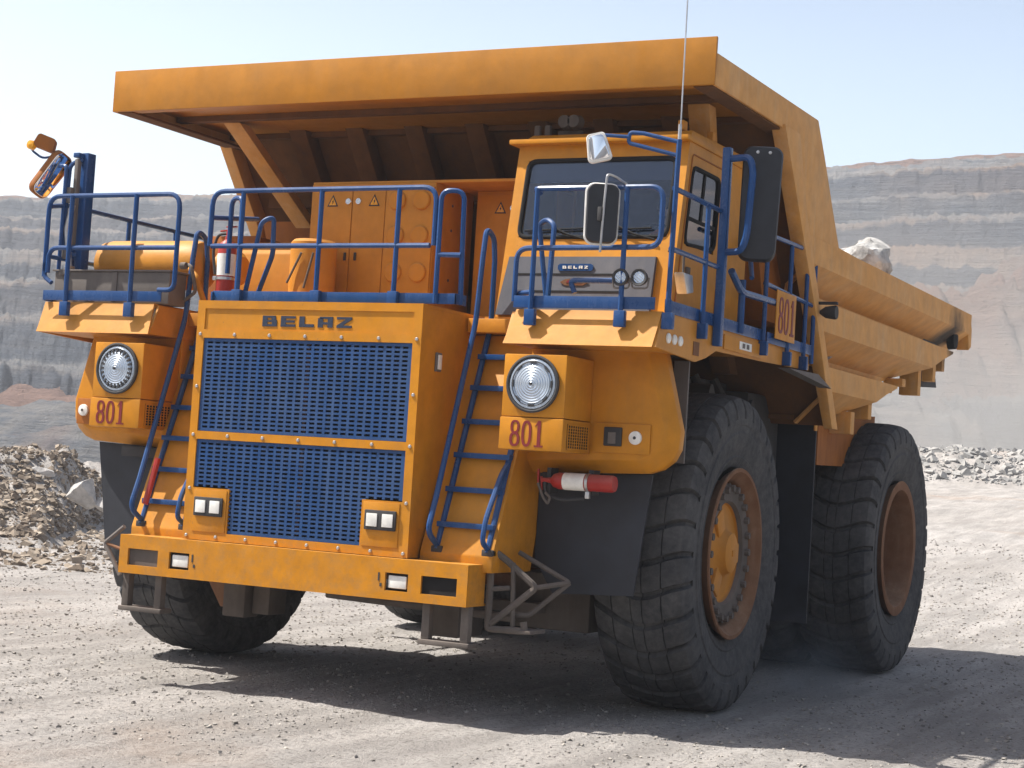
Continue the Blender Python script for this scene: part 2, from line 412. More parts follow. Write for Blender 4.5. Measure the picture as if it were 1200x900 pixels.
# ---- bumper -----------------------------------------------------------------
bw = 1.86
xs = [-bw, -1.76, -1.41, -1.28, -1.05, 1.05, 1.28, 1.41, 1.76, bw]; zs = [1.012, 1.09, 1.245, 1.37]
bump_ = MB().plate(xs, zs, lambda i, j: not (j == 1 and i in (1, 3, 5, 7)), .07, .095)
bump_.box(-bw, bw, .096, .46, 1.352, 1.37).box(-bw, bw, .096, .46, 1.012, 1.03)
for s in (1, -1): bump_.box(s * bw, s * (bw - .02), .096, .40, 1.031, 1.351)
bo = bump_.build('bumper', M['yellow'], T)
for s in (1, -1):
    MB().box(s * 1.29, s * 1.80, .099, .45, 1.035, 1.34).box(s * 1.02, s * 1.285, .2, .4, 1.04, 1.33).build('lamp_recess', M['black'] if s > 0 else M['grime'], bo)
    l = MB().box(s * 1.065, s * 1.265, .10, .18, 1.10, 1.235, .025).build('fog_lamp', M['dark'], bo)
for s in (1, -1):
    MB().box(s * 1.075, s * 1.255, .086, .106, 1.112, 1.222, .02).build('lamp_lens', M['white'], bo)
    MB().box(s * 1.0 - .02, s * 1.0 - .005, .066, .072, 1.17, 1.24).box(s * 1.0 + .0, s * 1.0 + .02, .066, .072, 1.12, 1.15).build('bumper_mark', M['dark'], bo)

# hanging steps beneath the bumper
for s in (1, -1):
    st = MB()
    for a in (1.40, 1.78): st.box(s * a, s * (a + .075), .14, .22, .70, 1.01, .008)
    st.box(s * 1.38, s * 1.875, .12, .30, .655, .70, .01)
    st.build('hanging_step', M['grime'], T)
# folding side steps beside the bumper
lf = MB()
lf.tube([(-1.87, .13, 1.44), (-2.09, .13, 1.27), (-1.88, .13, .98)], .022, .03)
lf.build('folding_step', M['greybox'], T)
MB().tube([(-2.08, .13, 1.27), (-1.87, .13, 1.22)], .016).build('step_strut', M['rust'], T)
for s in (1,):
    r = .022; st = MB()
    P = lambda x, y, z: (s * x, y, z)
    st.tube([P(1.9, .42, 1.50), P(1.9, .42, .82), P(2.22, .5, .82), P(2.2, .5, .9)], .032, .03)
    st.tube([P(1.9, .42, 1.50), P(2.0, .5, 1.42), P(2.28, .55, 1.2), P(1.92, .42, .86)], .03, .04)
    st.tube([P(2.0, .75, 1.48), P(2.48, .8, 1.25), P(2.28, .55, 1.2)], r, .03)
    st.tube([P(1.9, .42, 1.16), P(2.05, .5, 1.18)], r); st.tube([P(2.48, .8, 1.25), P(2.2, .6, .95), P(2.0, .55, .95)], r, .03)
    st.tube([P(2.07, .5, 1.4), P(2.1, .5, .85)], r)
    st.box(s * 1.92, s * 2.3, .45, .75, .80, .83, .005)
    st.build('folding_step', M['grime'] if s > 0 else M['greybox'], T)

# ---- radiator hood ----------------------------------------------------------
H = 1.21; yh = .155
hx = [-H, -1.125, -.715, .715, 1.125, H]; hz = [1.376, 1.45, 1.86, 2.31, 2.385, 3.255, 3.335, 3.53, 3.605]
def hk(i, j):
    if i in (0, 4) : return True
    if j in (0, 3, 5, 6, 7): return not (j == 6)
    if j == 1: return i in (1, 3)
    return False
hood = MB().plate(hx, hz, lambda i, j: hk(i, j), yh, yh + .03)
hood.box(-1.125, 1.125, yh + .012, yh + .03, 3.335, 3.53)
hood.box(-H, H, yh + .031, 1.4, 3.575, 3.605)
for s in (1, -1):
    q = [(yh + .031, 1.376), (.34, 1.376), (1.25, 3.574), (yh + .031, 3.574)]
    hood.prism(q, 'x', s * H, s * (H - .02))
ho = hood.build('radiator_hood', M['yellow'], T)
MB().box(-1.19, 1.19, .30, .32, 1.4, 3.55).build('radiator_core', M['black'], ho)
MB().box(-.045, .02, .225, .24, 1.47, 3.25).build('rusty_strip', M['rust'], ho)
# side marker lamp on the hood
MB().box(H, H + .02, .42, .52, 3.03, 3.2, .01).build('side_marker', M['greybox'], ho)
MB().box(H + .02, H + .032, .44, .50, 3.05, 3.18, .008).build('side_lens', M['white'], ho)

def slots(x0, x1, n, duty, edge):
    out = [x0]; p = (x1 - x0 - 2 * edge) / n
    for i in range(n):
        c = x0 + edge + p * (i + .5); out += [c - p * duty / 2, c + p * duty / 2]
    return out + [x1]
gx = slots(-1.123, 1.123, 26, .68, .03)
gz = slots(2.387, 3.253, 21, .50, .02)
MB().plate(gx, gz, lambda i, j: not (i % 2 == 1 and j % 2 == 1), yh + .012, yh + .026).build('upper_grille', M['blue_grille'], ho)
gz = slots(1.452, 2.308, 21, .50, .02)
def lk(i, j):
    xc = (gx[i] + gx[i + 1]) / 2; zc = (gz[j] + gz[j + 1]) / 2
    if abs(xc) > .735 and zc < 1.865: return False
    return not (i % 2 == 1 and j % 2 == 1)
MB().plate(gx, gz, lk, yh + .012, yh + .026).build('lower_grille', M['blue_grille'], ho)
for s in (1, -1):
    MB().box(s * .735, s * 1.105, yh - .008, yh - .001, 1.455, 1.845, .02).build('lamp_plate', M['yellow'], ho)
    MB().box(s * .765, s * 1.085, yh - .03, yh - .009, 1.60, 1.775, .015).build('lamp_housing', M['dark'], ho)
    for a in (.845, 1.005):
        MB().box(s * a - .055, s * a + .055, yh - .038, yh - .028, 1.63, 1.745, .015).build('square_lamp', M['white'], ho)
# bolts
bp = MB().lathe([(-.012, .0), (-.012, .011), (-.006, .016), (0, .018)], (0, 0, 0), 'y', 10).build('bolt', M['silver'], ho)
pos = [(x, 3.29) for x in np.linspace(-1.165, 1.165, 7)] + [(x, 2.348) for x in np.linspace(-1.165, 1.165, 7)] + [(x, 1.412) for x in np.linspace(-1.165, 1.165, 8)]
pos += [(s * 1.165, z) for s in (1, -1) for z in (1.85, 2.8)]
for i, (x, z) in enumerate(pos):
    b = bp if i == 0 else bp.copy()
    if i: C.objects.link(b); b.parent = ho
    b.location = (x, yh - .001, z)
# ---- lettering --------------------------------------------------------------
GL = {'B': [(0, 1, 0, 1)], 'E': 0}
def block_letters(mb, x0, z0, lw, lh, gap, y0, y1):
    def R(k, a, b, c, e): 
        X = x0 + k * (lw + gap); mb.box(X + a * lw, X + b * lw, y0, y1, z0 + c * lh, z0 + e * lh)
    # B
    R(0, 0, .34, 0, 1); R(0, .34, .9, .8, 1); R(0, .34, 1, .42, .6); R(0, .34, 1, 0, .2); R(0, .62, .92, .6, .8); R(0, .66, 1, .2, .42)
    # E
    R(1, 0, .34, 0, 1); R(1, .34, 1, .78, 1); R(1, .34, .95, .4, .6); R(1, .34, 1, 0, .22)
    # L
    R(2, 0, .36, 0, 1); R(2, .36, 1, 0, .28)
    # A
    R(3, .0, .34, 0, .85); R(3, .66, 1, 0, 1); R(3, .1, .66, .8, 1); R(3, .34, .66, .28, .5)
    # Z
    R(4, 0, 1, .78, 1); R(4, 0, 1, 0, .22)
    X = x0 + 4 * (lw + gap)
    mb.prism([(X, z0 + .22 * lh), (X + .4 * lw, z0 + .22 * lh), (X + lw, z0 + .78 * lh), (X + .6 * lw, z0 + .78 * lh)], 'y', y0, y1)
lt = MB(); block_letters(lt, -.48, 3.375, .158, .098, .043, yh + .006, yh + .014); lt.build('nameplate', M['blue_letter'], ho, smooth=False)

def ring(mb, cx, cz, rx, rz, tx, tz, y0, y1, sgn=1, n=28, flat=.0):
    o = []; i_ = []
    for k in range(n):
        a = 2 * PI * k / n; c, s_ = math.cos(a), math.sin(a)
        e = .8
        c2 = math.copysign(abs(c) ** e, c); s2 = math.copysign(abs(s_) ** e, s_)
        o.append((cx + rx * c2, cz + rz * s2)); i_.append((cx + (rx - tx) * c2, cz + (rz - tz) * s2))
    vs = [(p[0], y0, p[1]) for p in o] + [(p[0], y0, p[1]) for p in i_] + [(p[0], y1, p[1]) for p in o] + [(p[0], y1, p[1]) for p in i_]
    fs = []
    for k in range(n):
        j = (k + 1) % n
        fs += [(k, j, n + j, n + k), (2 * n + k, 3 * n + k, 3 * n + j, 2 * n + j), (k, 2 * n + k, 2 * n + j, j), (n + k, n + j, 3 * n + j, 3 * n + k)]
    mb.add(vs, fs)
def number801(w, h):
    mb = MB(); d0, d1 = -.004, .0
    g = w * .30; r = g / 2
    ring(mb, r, h * .745, r * .9, h * .255, r * .45, h * .08, d0, d1); ring(mb, r, h * .27, r, h * .27, r * .5, h * .085, d0 - .001, d1)
    cx = w * .35 + r; ring(mb, cx, h * .5, r, h * .5, r * .5, h * .1, d0, d1)
    cx = w * .72 + r; mb.box(cx - r * .32, cx + r * .32, d0, d1, h * .04, h * .99)
    mb.box(cx - r * .85, cx + r * .85, d0 - .001, d1, 0, h * .07); mb.prism([(cx - r * .85, h * .78), (cx - r * .3, h * .86), (cx + r * .3, h), (cx - r * .2, h)], 'y', d0 - .001, d1)
    return mb

# ---- fenders, headlight pods ------------------------------------------------
for s in (1, -1):
    def sec(y, ins, zt=3.285):
        o = 1.0
        pts = [(1.93, 3.30), (3.16 - ins, 3.30), (3.34 - ins, 2.62 + ins * .3), (3.33 - ins * .95, 2.46 + ins * .8), (3.28 - ins * .9, 2.36 + ins), (3.18 - ins * .7, 2.28 + ins), (3.06 - ins * .3, 2.24 + ins), (1.93, 2.19 + ins)]
        return [(s * x, y, z) for x, z in pts]
    fd = MB().loft([sec(.90, .11), sec(1.03, .0), sec(1.14, 0)], True, .012).build('fender', M['yellow'], T)
    pod = MB().box(s * 1.95, s * 2.545, .33, .899, 2.66, 3.20, .012).box(s * 1.945, s * 2.55, .318, .899, 2.375, 2.655, .012).build('headlight_pod', M['yellow'], T)
    cx, cz = s * 2.245, 2.945
    MB().lathe([(.0, .245), (-.03, .25), (-.035, .235), (-.03, .222), (.0, .22)], (cx, .329, cz), 'y', 48).build('headlight_rim', M['dark'], pod)
    hl = MB().lathe([(.0, .222), (-.022, .216), (-.03, .2), (-.02, .192), (-.02, .17), (-.032, .165), (-.036, .09), (-.05, .05), (-.052, 0)], (cx, .325, cz), 'y', 48)
    hlo = hl.build('headlight', M['lens'], pod, loc=(cx, .325, cz))
    sl = MB()
    for k in range(24 if s < 0 else 8):
        a = 2 * PI * k / (24 if s < 0 else 8); mt = Matrix.Translation((cx, .29, cz)) @ Matrix.Rotation(a, 4, 'Y')
        if s < 0: sl.box(-.010, .010, -.0, .014, .145, .185, 0, mt)
        else: sl.box(-.03, .03, .0, .012, .178, .188, 0, mt)
    sl.lathe([(0, .186), (-.004, .190), (0, .194)], (cx, .296, cz), 'y', 40)
    MB().lathe([(-.02, 0), (-.02, .012), (0, .014)], (cx, .275, cz), 'y', 10).build('lamp_centre', M['dark'], pod)
    sl.build('headlight_vents', M['dark'], pod)
    nb = number801(.34 if s < 0 else .32, .225); x0 = -2.465 if s < 0 else 2.05
    for i, v in enumerate(nb.v): nb.v[i] = (v[0] + x0, v[1] + .3175, v[2] + 2.405)
    nb.build('number', M['red_number'], pod, smooth=False)
    # vent on the pod side: real slots over a dark box
    vy = slots(.40, .84, 9, .74, .01); vz = slots(2.40, 2.62, 8, .76, .01)
    xo = s * (2.552 if s > 0 else 1.943)
    tf = lambda a, b, c, xo=xo, s=s: (xo + (b if s > 0 else b), a, c)
    MB().plate([.40, .84], [2.40, 2.62], lambda i, j: True, 0, .003, tf).build('vent_back', M['black'], pod, smooth=False)
    MB().plate(vy, vz, lambda i, j: not (i % 2 == 1 and j % 2 == 1), .004, .008, tf).build('vent_grille', M['yellow'], pod, smooth=False)
    # lamp plate on the fender
    lp = MB().box(s * 2.58 if s > 0 else -2.72, 3.12 if s > 0 else -3.19, .882, .899, 2.40, 2.66, .01).build('fender_lamp_plate', M['yellow'] if s > 0 else M['orange_worn'], fd)
    MB().lathe([(0, .06), (-.02, .058), (-.026, .03), (-.03, .0)], (2.985 if s > 0 else -3.10, .883, 2.54), 'y', 24).build('round_lamp', M['white'], fd)
    MB().cyl((2.985 if s > 0 else -3.10, .85, 2.54), (2.985 if s > 0 else -3.10, .862, 2.54), .014, 12).build('lamp_centre', M['dark'], fd)
    if s > 0:
        MB().box(2.69, 2.86, .86, .884, 2.46, 2.625, .02).build('square_lamp_frame', M['dark'], fd)
        MB().box(2.735, 2.81, .85, .862, 2.48, 2.58, .008).build('square_lamp', M['greybox'], fd)
    MB().box(s * 2.1, s * 2.6, .9, 1.1, 2.10, 2.20, .01).build('fender_stiffener', M['dark'], fd)
    # inclined apron carrying the ladder
    P = lambda y, z: (y, z)
    MB().prism([(.33, 1.30), (.33, 1.44), (1.12, 3.42), (1.6, 3.42), (1.1, 1.30)], 'x', s * 1.232, s * 1.95, .012).build('ladder_apron', M['yellow'], T)
    MB().box(s * 1.232, s * 1.92, .95, 1.3, 3.43, 3.56, .01).build('apron_step', M['cab_orange'], T)
    # mud flap in front of the tyre
    q = [(1.96, 2.2), (3.05 if s > 0 else 3.1, 2.23), (2.93, 1.16), (2.15, 1.12), (1.955, 1.42)]
    MB().prism([(s * x, z) for x, z in q], 'y', 1.16, 1.185).build('mud_flap', M['flap'], T)
    MB().box(s * 3.08, s * 3.22, 1.45, 1.48, 2.35, 3.26).build('fender_strut', M['greybox'], T)
    # rear shield behind the front tyre
    MB().box(s * 1.35, s * 3.0, 6.12, 6.15, .68, 3.42).build('rear_mud_flap', M['flap'], T)
    MB().box(s * 3.002, s * 3.02, 6.02, 6.10, 2.85, 3.46).build('flap_bracket', M['yellow_body'], T)
    MB().prism([(6.2, 2.47), (6.2, 2.95), (8.6, 3.15), (8.6, 2.5)], 'x', s * 1.3, s * 3.0).build('side_tank', M['orange_worn'], T)
    # lateral oblique plate under the deck end
    MB().prism([(3.7, 3.385), (4.7, 3.40), (5.2, 3.28)], 'x', s * 3.3, s * 3.42).build('deck_splash_plate', M['greybox'], T)

# ---- decks ------------------------------------------------------------------
for s in (1, -1):
    ye = 4.62 if s > 0 else 3.1
    prof = [(.33, 3.29), (1.3, 3.245), (1.55, 3.30), (1.8, 3.385), (3.1, 3.40), (ye, 3.43), (ye, 3.60), (.46, 3.60)]
    dk = MB()
    # hollow look: front plate (leaning), side plate, top plate
    dk.loft([[(s * 1.92, .33, 3.29), (s * 3.31, .33, 3.29), (s * 3.31, .35, 3.29), (s * 1.92, .35, 3.29)],
             [(s * 1.97, .46, 3.60), (s * 3.335, .46, 3.60), (s * 3.335, .48, 3.60), (s * 1.97, .48, 3.60)]], True)
    dk.prism([(.352, 3.292)] + prof[1:-1] + [(.482, 3.598)], 'x', s * 3.31, s * 3.335)
    dk.prism([(.352, 3.292), (1.2, 3.292), (1.2, 3.58), (.482, 3.58)], 'x', s * 1.92, s * 1.945)
    dk.box(s * 1.975, s * 3.308, .484, 1.149, 3.55, 3.597, .0).box(s * 1.3, s * 3.308, 1.15, ye, 3.55, 3.597, .0)
    dk.box(s * 1.95, s * 3.3, .352, 1.2, 3.292, 3.30)
    dko = dk.build('deck', M['yellow_deck'], T)
    if s > 0:
        for k, y in enumerate((.62, .76, .90)):
            MB().lathe([(0, .045), (.012, .043), (.02, .03), (.022, 0)], (3.336, y, 3.39), 'x', 20).build('oval_lamp', M['white'], dko)
        MB().box(3.336, 3.342, 1.22, 1.36, 3.30, 3.42).build('reflector', M['rust'], dko)
        MB().box(3.336, 3.350, 1.98, 3.05, 3.42, 3.56, .01).build('side_trim', M['yellow'], dko)
        MB().box(3.351, 3.358, 2.38, 2.72, 3.455, 3.53, .005).build('white_plate', M['white'], dko)
        for y_ in (2.45, 2.57): MB().box(3.359, 3.361, y_, y_ + .07, 3.47, 3.515).build('plate_mark', M['greybox'], dko)
# hood walkway
MB().box(-1.95, 1.95, 1.2, 5.0, 3.545, 3.59).build('walkway', M['grime'], T)

# ---- guard rails ------------------------------------------------------------
RR = .024
def rail(name, tubes, toes=(), posts=(), r=RR):
    mb = MB()
    for t in tubes: mb.tube(t[0], r, t[1] if len(t) > 1 else .08)
    o = mb.build(name, M['blue'], T)
    for t in toes: MB().box(*t, .004).build('toe_board', M['blue'], o)
    for (x, y, z0, z1) in posts:
        q = MB().tube([(x, y, z0), (x, y, z1)], r)
        q.box(x - .05, x + .05, y - .03, y + .03, z0 - .05, z0 + .09, .01)
        q.build('post', M['blue'], o)
    return o
zt, zm = 4.65, 4.13
# hood rail (front loop)
yq = .25
rail('guard_rail', [([(-1.2, yq, zm), (-1.2, yq, zt), (1.22, yq, zt), (1.22, yq, zm)], .14), ([(-1.18, yq, zm), (1.18, yq, zm)], .0)],
     [(-1.14, 1.47, yq + .02, yq + .03, 3.615, 3.71)], [(-.85, yq, 3.63, zt), (.02, yq, 3.63, zt), (.84, yq, 3.63, zt)])
mbx = MB().tube([(-1.2, yq, 4.2), (-1.2, yq, zm), (-1.05, yq, zm)], RR, .1)
# rail return at the right of the hood
rail('guard_rail', [([(1.27, yq, 3.62), (1.27, yq, 4.62), (1.47, yq + .05, 4.62), (1.47, yq + .1, 3.62)], .09), ([(1.27, yq, 4.05), (1.47, yq + .05, 4.05)], 0)],
     [(1.45, 1.47, yq + .02, .46, 3.615, 3.71)], [])
# inner loop by the extinguisher, left of the hood
rail('guard_rail', [([(-.98, .42, 3.62), (-.98, .42, 4.62), (-1.16, .5, 4.62), (-1.16, .5, 3.9)], .09), ([(-.92, .45, 3.62), (-.8, .5, 4.4), (-.7, .55, 4.45), (-.72, .6, 4.1), (-.9, .6, 3.62)], .06),
     ([(-1.2, yq, 4.4), (-1.2, 1.0, 4.5)], 0)], [(-1.15, -1.13, yq, .8, 3.615, 3.70)], [])
# left deck rail
yl = .35
rail('guard_rail', [([(-3.28, yl, 3.84), (-3.28, yl, zt), (-1.66, yl, zt), (-1.66, yl, 3.72), (-1.85, yl, 3.72)], .14), ([(-3.24, yl, zm - .25), (-3.24, yl, zm), (-1.66, yl, zm)], .12), ([(-3.28, yl, zm - .15), (-3.28, yl, 3.84), (-3.18, yl, 3.78)], .08)],
     [(-3.27, -1.80, yl - .01, yl, 3.605, 3.705)], [(-2.97, yl - .02, 3.50, zt), (-2.17, yl - .02, 3.50, zt)])
rail('guard_rail', [([(-3.28, .37, 4.55), (-3.28, .6, 4.6), (-3.28, 3.0, 4.6), (-3.28, 3.0, 3.62)], .08), ([(-3.28, .4, 4.05), (-3.28, 3.0, 4.08)], 0)],
     [(-3.31, -3.30, .4, 3.0, 3.605, 3.705)], [(-3.28, .75, 3.6, 4.6), (-3.28, 1.6, 3.6, 4.6), (-3.28, 2.4, 3.6, 4.6)])
# right deck front rail
yr = .37
rail('guard_rail', [([(2.12, yr + .12, 4.62), (2.12, yr, 4.64), (3.32, yr, 4.64), (3.32, yr, zm), (1.96, yr + .05, zm), (1.96, yr + .05, 3.66)], .12),
                    ([(1.97, yr + .1, 3.74), (2.16, yr, 3.74)], 0)],
     [(1.98, 3.30, yr, yr + .01, 3.605, 3.71)], [(2.16, yr - .02, 3.50, 4.64), (3.0, yr - .02, 3.50, 4.64)])
rail('guard_rail', [([(2.02, .95, 3.7), (1.9, .95, 4.42), (2.0, .9, 4.46), (2.1, .85, 4.4), (2.1, .8, 3.7)], .05)], [], [])
rail('guard_rail', [([(2.5, .5, 3.75), (2.45, .5, 3.86), (3.0, .5, 3.86)], .04)], [], [])
# tall corner post with mirror arm, right side rails
rail('guard_rail', [([(3.38, .46, 3.45), (3.40, .46, 5.05)], 0), ([(3.38, .46, 4.64), (3.36, 1.7, 4.64)], 0), ([(3.38, .46, zm), (3.36, 1.68, zm)], 0)],
     [(3.336, 3.345, .5, 1.75, 3.60, 3.71), (3.346, 3.355, 1.76, 3.08, 3.59, 3.70), (3.36, 3.37, 3.12, 4.62, 3.585, 3.69)], [(3.37, 1.32, 3.50, 4.62), (3.39, .46, 3.50, 3.7)])
rail('guard_rail', [([(3.36, 2.6, 4.62), (3.36, 4.6, 4.66), (3.36, 4.62, 3.5)], .08), ([(3.36, 3.0, 4.15), (3.36, 4.62, 4.10)], 0), ([(3.36, 2.6, 4.15), (3.0, 3.4, 4.9), (3.3, 3.4, 4.95)], .05)],
     [], [(3.37, 3.0, 3.50, 4.62), (3.37, 3.75, 3.46, 4.62), (3.37, 4.3, 3.46, 4.64)])
rail('guard_rail', [([(3.37, 2.0, 4.14), (3.37, 2.3, 3.98), (3.37, 3.5, 4.0)], .1), ([(3.36, 2.35, 3.6), (3.36, 2.35, 4.1)], 0)], [], [], .035)
# thick mirror post
mp = MB().box(3.345, 3.42, 1.66, 1.74, 3.42, 5.22, .01); mpo = mp.build('mirror_post', M['blue'], T)
MB().tube([(3.40, 1.7, 5.12), (3.62, 1.64, 5.12), (3.66, 1.62, 4.98), (3.63, 1.62, 4.4), (3.58, 1.64, 4.27), (3.40, 1.7, 4.27)], .032, .08).build('mirror_hoop', M['blue'], mpo)
# black main mirror shell (rounded, slightly tapered)
def rounded(w0, w1, h, r, n=6):
    pts = []
    for (cx, cz, a0) in ((w1 / 2 - r, h / 2 - r, 0), (-w1 / 2 + r, h / 2 - r, 90), (-w0 / 2 + r, -h / 2 + r, 180), (w0 / 2 - r, -h / 2 + r, 270)):
        for k in range(n + 1):
            a = math.radians(a0 + 90 * k / n); pts.append((cx + r * math.cos(a), cz + r * math.sin(a)))
    return pts
def slab(w0, w1, h, r, t, mt, name, mat, parent, inset=.0):
    pts = rounded(w0, w1, h, r)
    secs = [[(x * .93, -t / 2, z * .97) for x, z in pts], [(x, -t / 2 + .03 if t > .07 else -t / 4, z) for x, z in pts], [(x, t / 2 - .01, z) for x, z in pts], [(x * .96, t / 2, z * .98) for x, z in pts]]
    mb = MB().loft(secs); mb.v = [tuple(mt @ Vector(v)) for v in mb.v]
    return mb.build(name, mat, parent)
yaw = lambda deg: Matrix.Rotation(math.radians(deg), 4, 'Z')
tilt = lambda deg: Matrix.Rotation(math.radians(deg), 4, 'Y')
mt = Matrix.Translation((3.655, 1.86, 4.73)) @ yaw(20) @ tilt(1)
mm = slab(.34, .36, 1.04, .09, .13, mt, 'large_mirror', M['mirrorback'], T)
for dx in (-.05, .06): MB().lathe([(-.01, 0), (-.008, .014), (0, .016)], tuple(mt @ Vector((dx, -.066, .46))), 'y', 10).build('rivet', M['silver'], mm)
# forward round-cornered mirror on the rail
mt = Matrix.Translation((2.815, .27, 4.40)) @ yaw(28)
m2 = slab(.26, .27, .50, .07, .07, mt, 'rail_mirror', M['mirrorback'], T)
slab(.29, .30, .53, .08, .03, mt @ Matrix.Translation((0, .035, 0)), 'mirror_frame', M['white'], m2)
MB().tube([tuple(mt @ Vector(p)) for p in ((.0, -.03, -.33), (.01, -.06, .1), (.02, -.08, .33), (.10, -.05, .31), (.2, .05, .27))], .011, .04).build('mirror_stem', M['silver'], m2)
MB().box(2.80, 2.84, .20, .24, 4.33, 4.45, .01).build('mirror_clamp', M['dark'], m2)
# top mirror on its arm
MB().tube([(3.40, .46, 5.03), (3.1, .40, 5.10), (2.98, .38, 5.11), (2.97, .38, 5.02), (3.38, .46, 4.92)], .018, .03).tube([(2.98, .38, 5.07), (2.74, .30, 5.08)], .016).build('mirror_arm', M['blue'], T)
mt = Matrix.Translation((2.73, .30, 4.97)) @ yaw(20) @ tilt(-14)
m3 = slab(.21, .17, .25, .04, .05, mt, 'top_mirror', M['white'], T)
slab(.17, .13, .21, .03, .012, mt @ Matrix.Translation((0, -.03, 0)), 'mirror_glass', M['mirror'], m3)
# left mirrors
mp = MB().box(-3.20, -3.11, .68, .80, 3.62, 5.15, .01); mpo = mp.build('mirror_post', M['blue'], T)
MB().tube([(-3.16, .66, 5.08), (-3.27, .60, 5.02), (-3.28, .58, 4.2), (-3.2, .62, 4.1), (-3.16, .66, 4.1)], .022, .07).box(-3.24, -3.16, .60, .70, 5.09, 5.14, .01).build('mirror_hoop', M['blue'], mpo)
MB().box(-3.22, -3.17, .60, .66, 4.2, 5.08, .02).box(-3.26, -3.20, .56, .63, 4.62, 4.78, .01).box(-3.26, -3.20, .56, .63, 4.05, 4.17, .01).build('folded_mirror', M['greybox'], mpo)
MB().tube([(-3.18, .58, 4.60), (-3.24, .58, 4.35), (-3.18, .6, 3.95)], .03, .04).box(-3.24, -3.14, .56, .64, 3.93, 3.98, .01).build('mirror_strut', M['silver'], mpo)
mt = Matrix.Translation((-3.52, .60, 4.92)) @ yaw(77) @ Matrix.Rotation(math.radians(22), 4, 'X') @ tilt(24)
m4 = slab(.24, .25, .52, .08, .07, mt, 'side_mirror', M['orange_worn'], T)
slab(.215, .225, .48, .07, .02, mt @ Matrix.Translation((0, -.036, 0)), 'mirror_glass', M['mirror'], m4)
MB().tube([(-3.28, .55, 3.65), (-3.27, .55, 5.0), (-3.40, .58, 5.0)], .02, .05).tube([(-3.36, .58, 5.12), (-3.6, .55, 5.08), (-3.72, .52, 5.16), (-3.72, .5, 5.24)], .012, .05).build('mirror_bracket', M['blue'], m4)
mt = Matrix.Translation((-3.57, .55, 5.235)) @ yaw(35) @ tilt(18)
lam = slab(.22, .20, .14, .035, .14, mt, 'work_lamp', M['orange_worn'], T)
MB().lathe([(0, .05), (-.05, .045), (-.06, .0)], (-3.66, .47, 5.2), 'y', 16).build('amber_lens', M['amber'], lam)
# round work lamps on the right deck rail
for x in (2.99, 3.16):
    wl = MB().lathe([(.10, .03), (.06, .06), (0, .075), (-.01, .07), (-.005, .055), (.01, .05), (.01, 0)], (x, .33, 3.87), 'y', 24).build('work_lamp', M['dark'], T)
    MB().lathe([(-.004, .05), (-.008, .02), (-.008, 0)], (x, .335, 3.87), 'y', 20).build('lens', M['lens'], wl)
    MB().tube([(x - .08, .36, 3.87), (x - .07, .36, 3.78), (x + .07, .36, 3.78), (x + .08, .36, 3.87)], .008, .03).build('lamp_bracket', M['greybox'], wl)
wl = MB().lathe([(-.06, .02), (0, .06), (.10, .075), (.12, .07), (.12, 0)], (3.47, 4.68, 4.05), 'x', 20).build('work_lamp', M['dark'], T)
MB().box(3.36, 3.6, 4.64, 4.7, 4.13, 4.16, .01).build('lamp_bracket', M['dark'], wl)
wl = MB().prism([(1.0, 4.0), (1.22, 4.0), (1.26, 3.85), (1.10, 3.82)], 'x', 3.2, 3.3, .015).build('work_lamp', M['silver'], T)
MB().tube([(3.1, 1.1, 4.2), (3.25, 1.1, 4.18), (3.25, 1.1, 3.98)], .012, .03).build('lamp_bracket', M['grime'], wl)
# antenna
MB().tube([(3.40, .46, 5.03), (3.405, .46, 5.15), (3.40, .46, 6.6)], .007, 0, 6).tube([(3.40, .46, 5.02), (3.40, .46, 5.18)], .016).build('antenna', M['silver'], T)
# 801 panel on the side rail
pp = MB().box(3.40, 3.41, 3.24, 3.86, 3.64, 4.12, .01).build('number_panel', M['yellow'], T)
nb = number801(.50, .36); nb.v = [(3.411 - v[1] * .8, 3.31 + v[0], 3.70 + v[2]) for v in nb.v]; nb.build('number', M['red_number'], pp, smooth=False)

# ---- ladders ----------------------------------------------------------------
def ladder(s):
    X = lambda x: x if s > 0 else x - 3.15         # both ladders have the tall handrail on the same hand
    P = lambda x, y, z: (X(x), y, z)
    L = lambda z: .36 + (z - 1.5) * .375           # lean of the stringers
    mb = MB()
    for x in (1.30, 1.80): mb.box(0, 0.001, 0, 0.001, 0, 0.001) if 0 else mb.tube([P(x, L(1.47), 1.47), P(x, L(3.22 if x > 1.5 else 3.55), 3.22 if x > 1.5 else 3.55)], .028, 0, 8)
    mb.tube([P(1.30, L(3.5), 3.5), P(1.31, L(3.5) - .02, 4.1), P(1.31, L(3.5) - .06, 4.32), P(1.31, L(3.5) - .22, 4.38), P(1.31, L(3.5) - .26, 4.1), P(1.30, L(3.5) - .30, 3.5), P(1.29, L(1.9) - .22, 1.9), P(1.29, L(1.55) - .2, 1.62), P(1.30, L(1.5), 1.5)], .026, .10)
    o = mb.build('ladder', M['blue'], T)
    MB().tube([P(1.80, L(2.25), 2.25), P(1.80, L(2.25) - .12, 2.15), P(1.80, L(1.8) - .20, 1.75), P(1.80, L(1.6) - .16, 1.56), P(1.80, L(1.5), 1.5)], .024, .08).build('handrail', M['blue'], o)
    for z in (1.69, 2.00, 2.305, 2.61, 2.92, 3.21):
        MB().box(X(1.27), X(1.83), L(z) - .06, L(z) + .03, z - .024, z + .024, .004).build('step', M['blue'], o)
    for x in (1.30, 1.80): MB().box(X(x - .05), X(x + .06), L(1.5) - .03, L(1.5) + .04, 1.44, 1.5, .01).build('foot_bracket', M['dark'], o)
    return o
la = ladder(1); lb = ladder(-1); la.location.x = .09; lb.location.x = 0.0
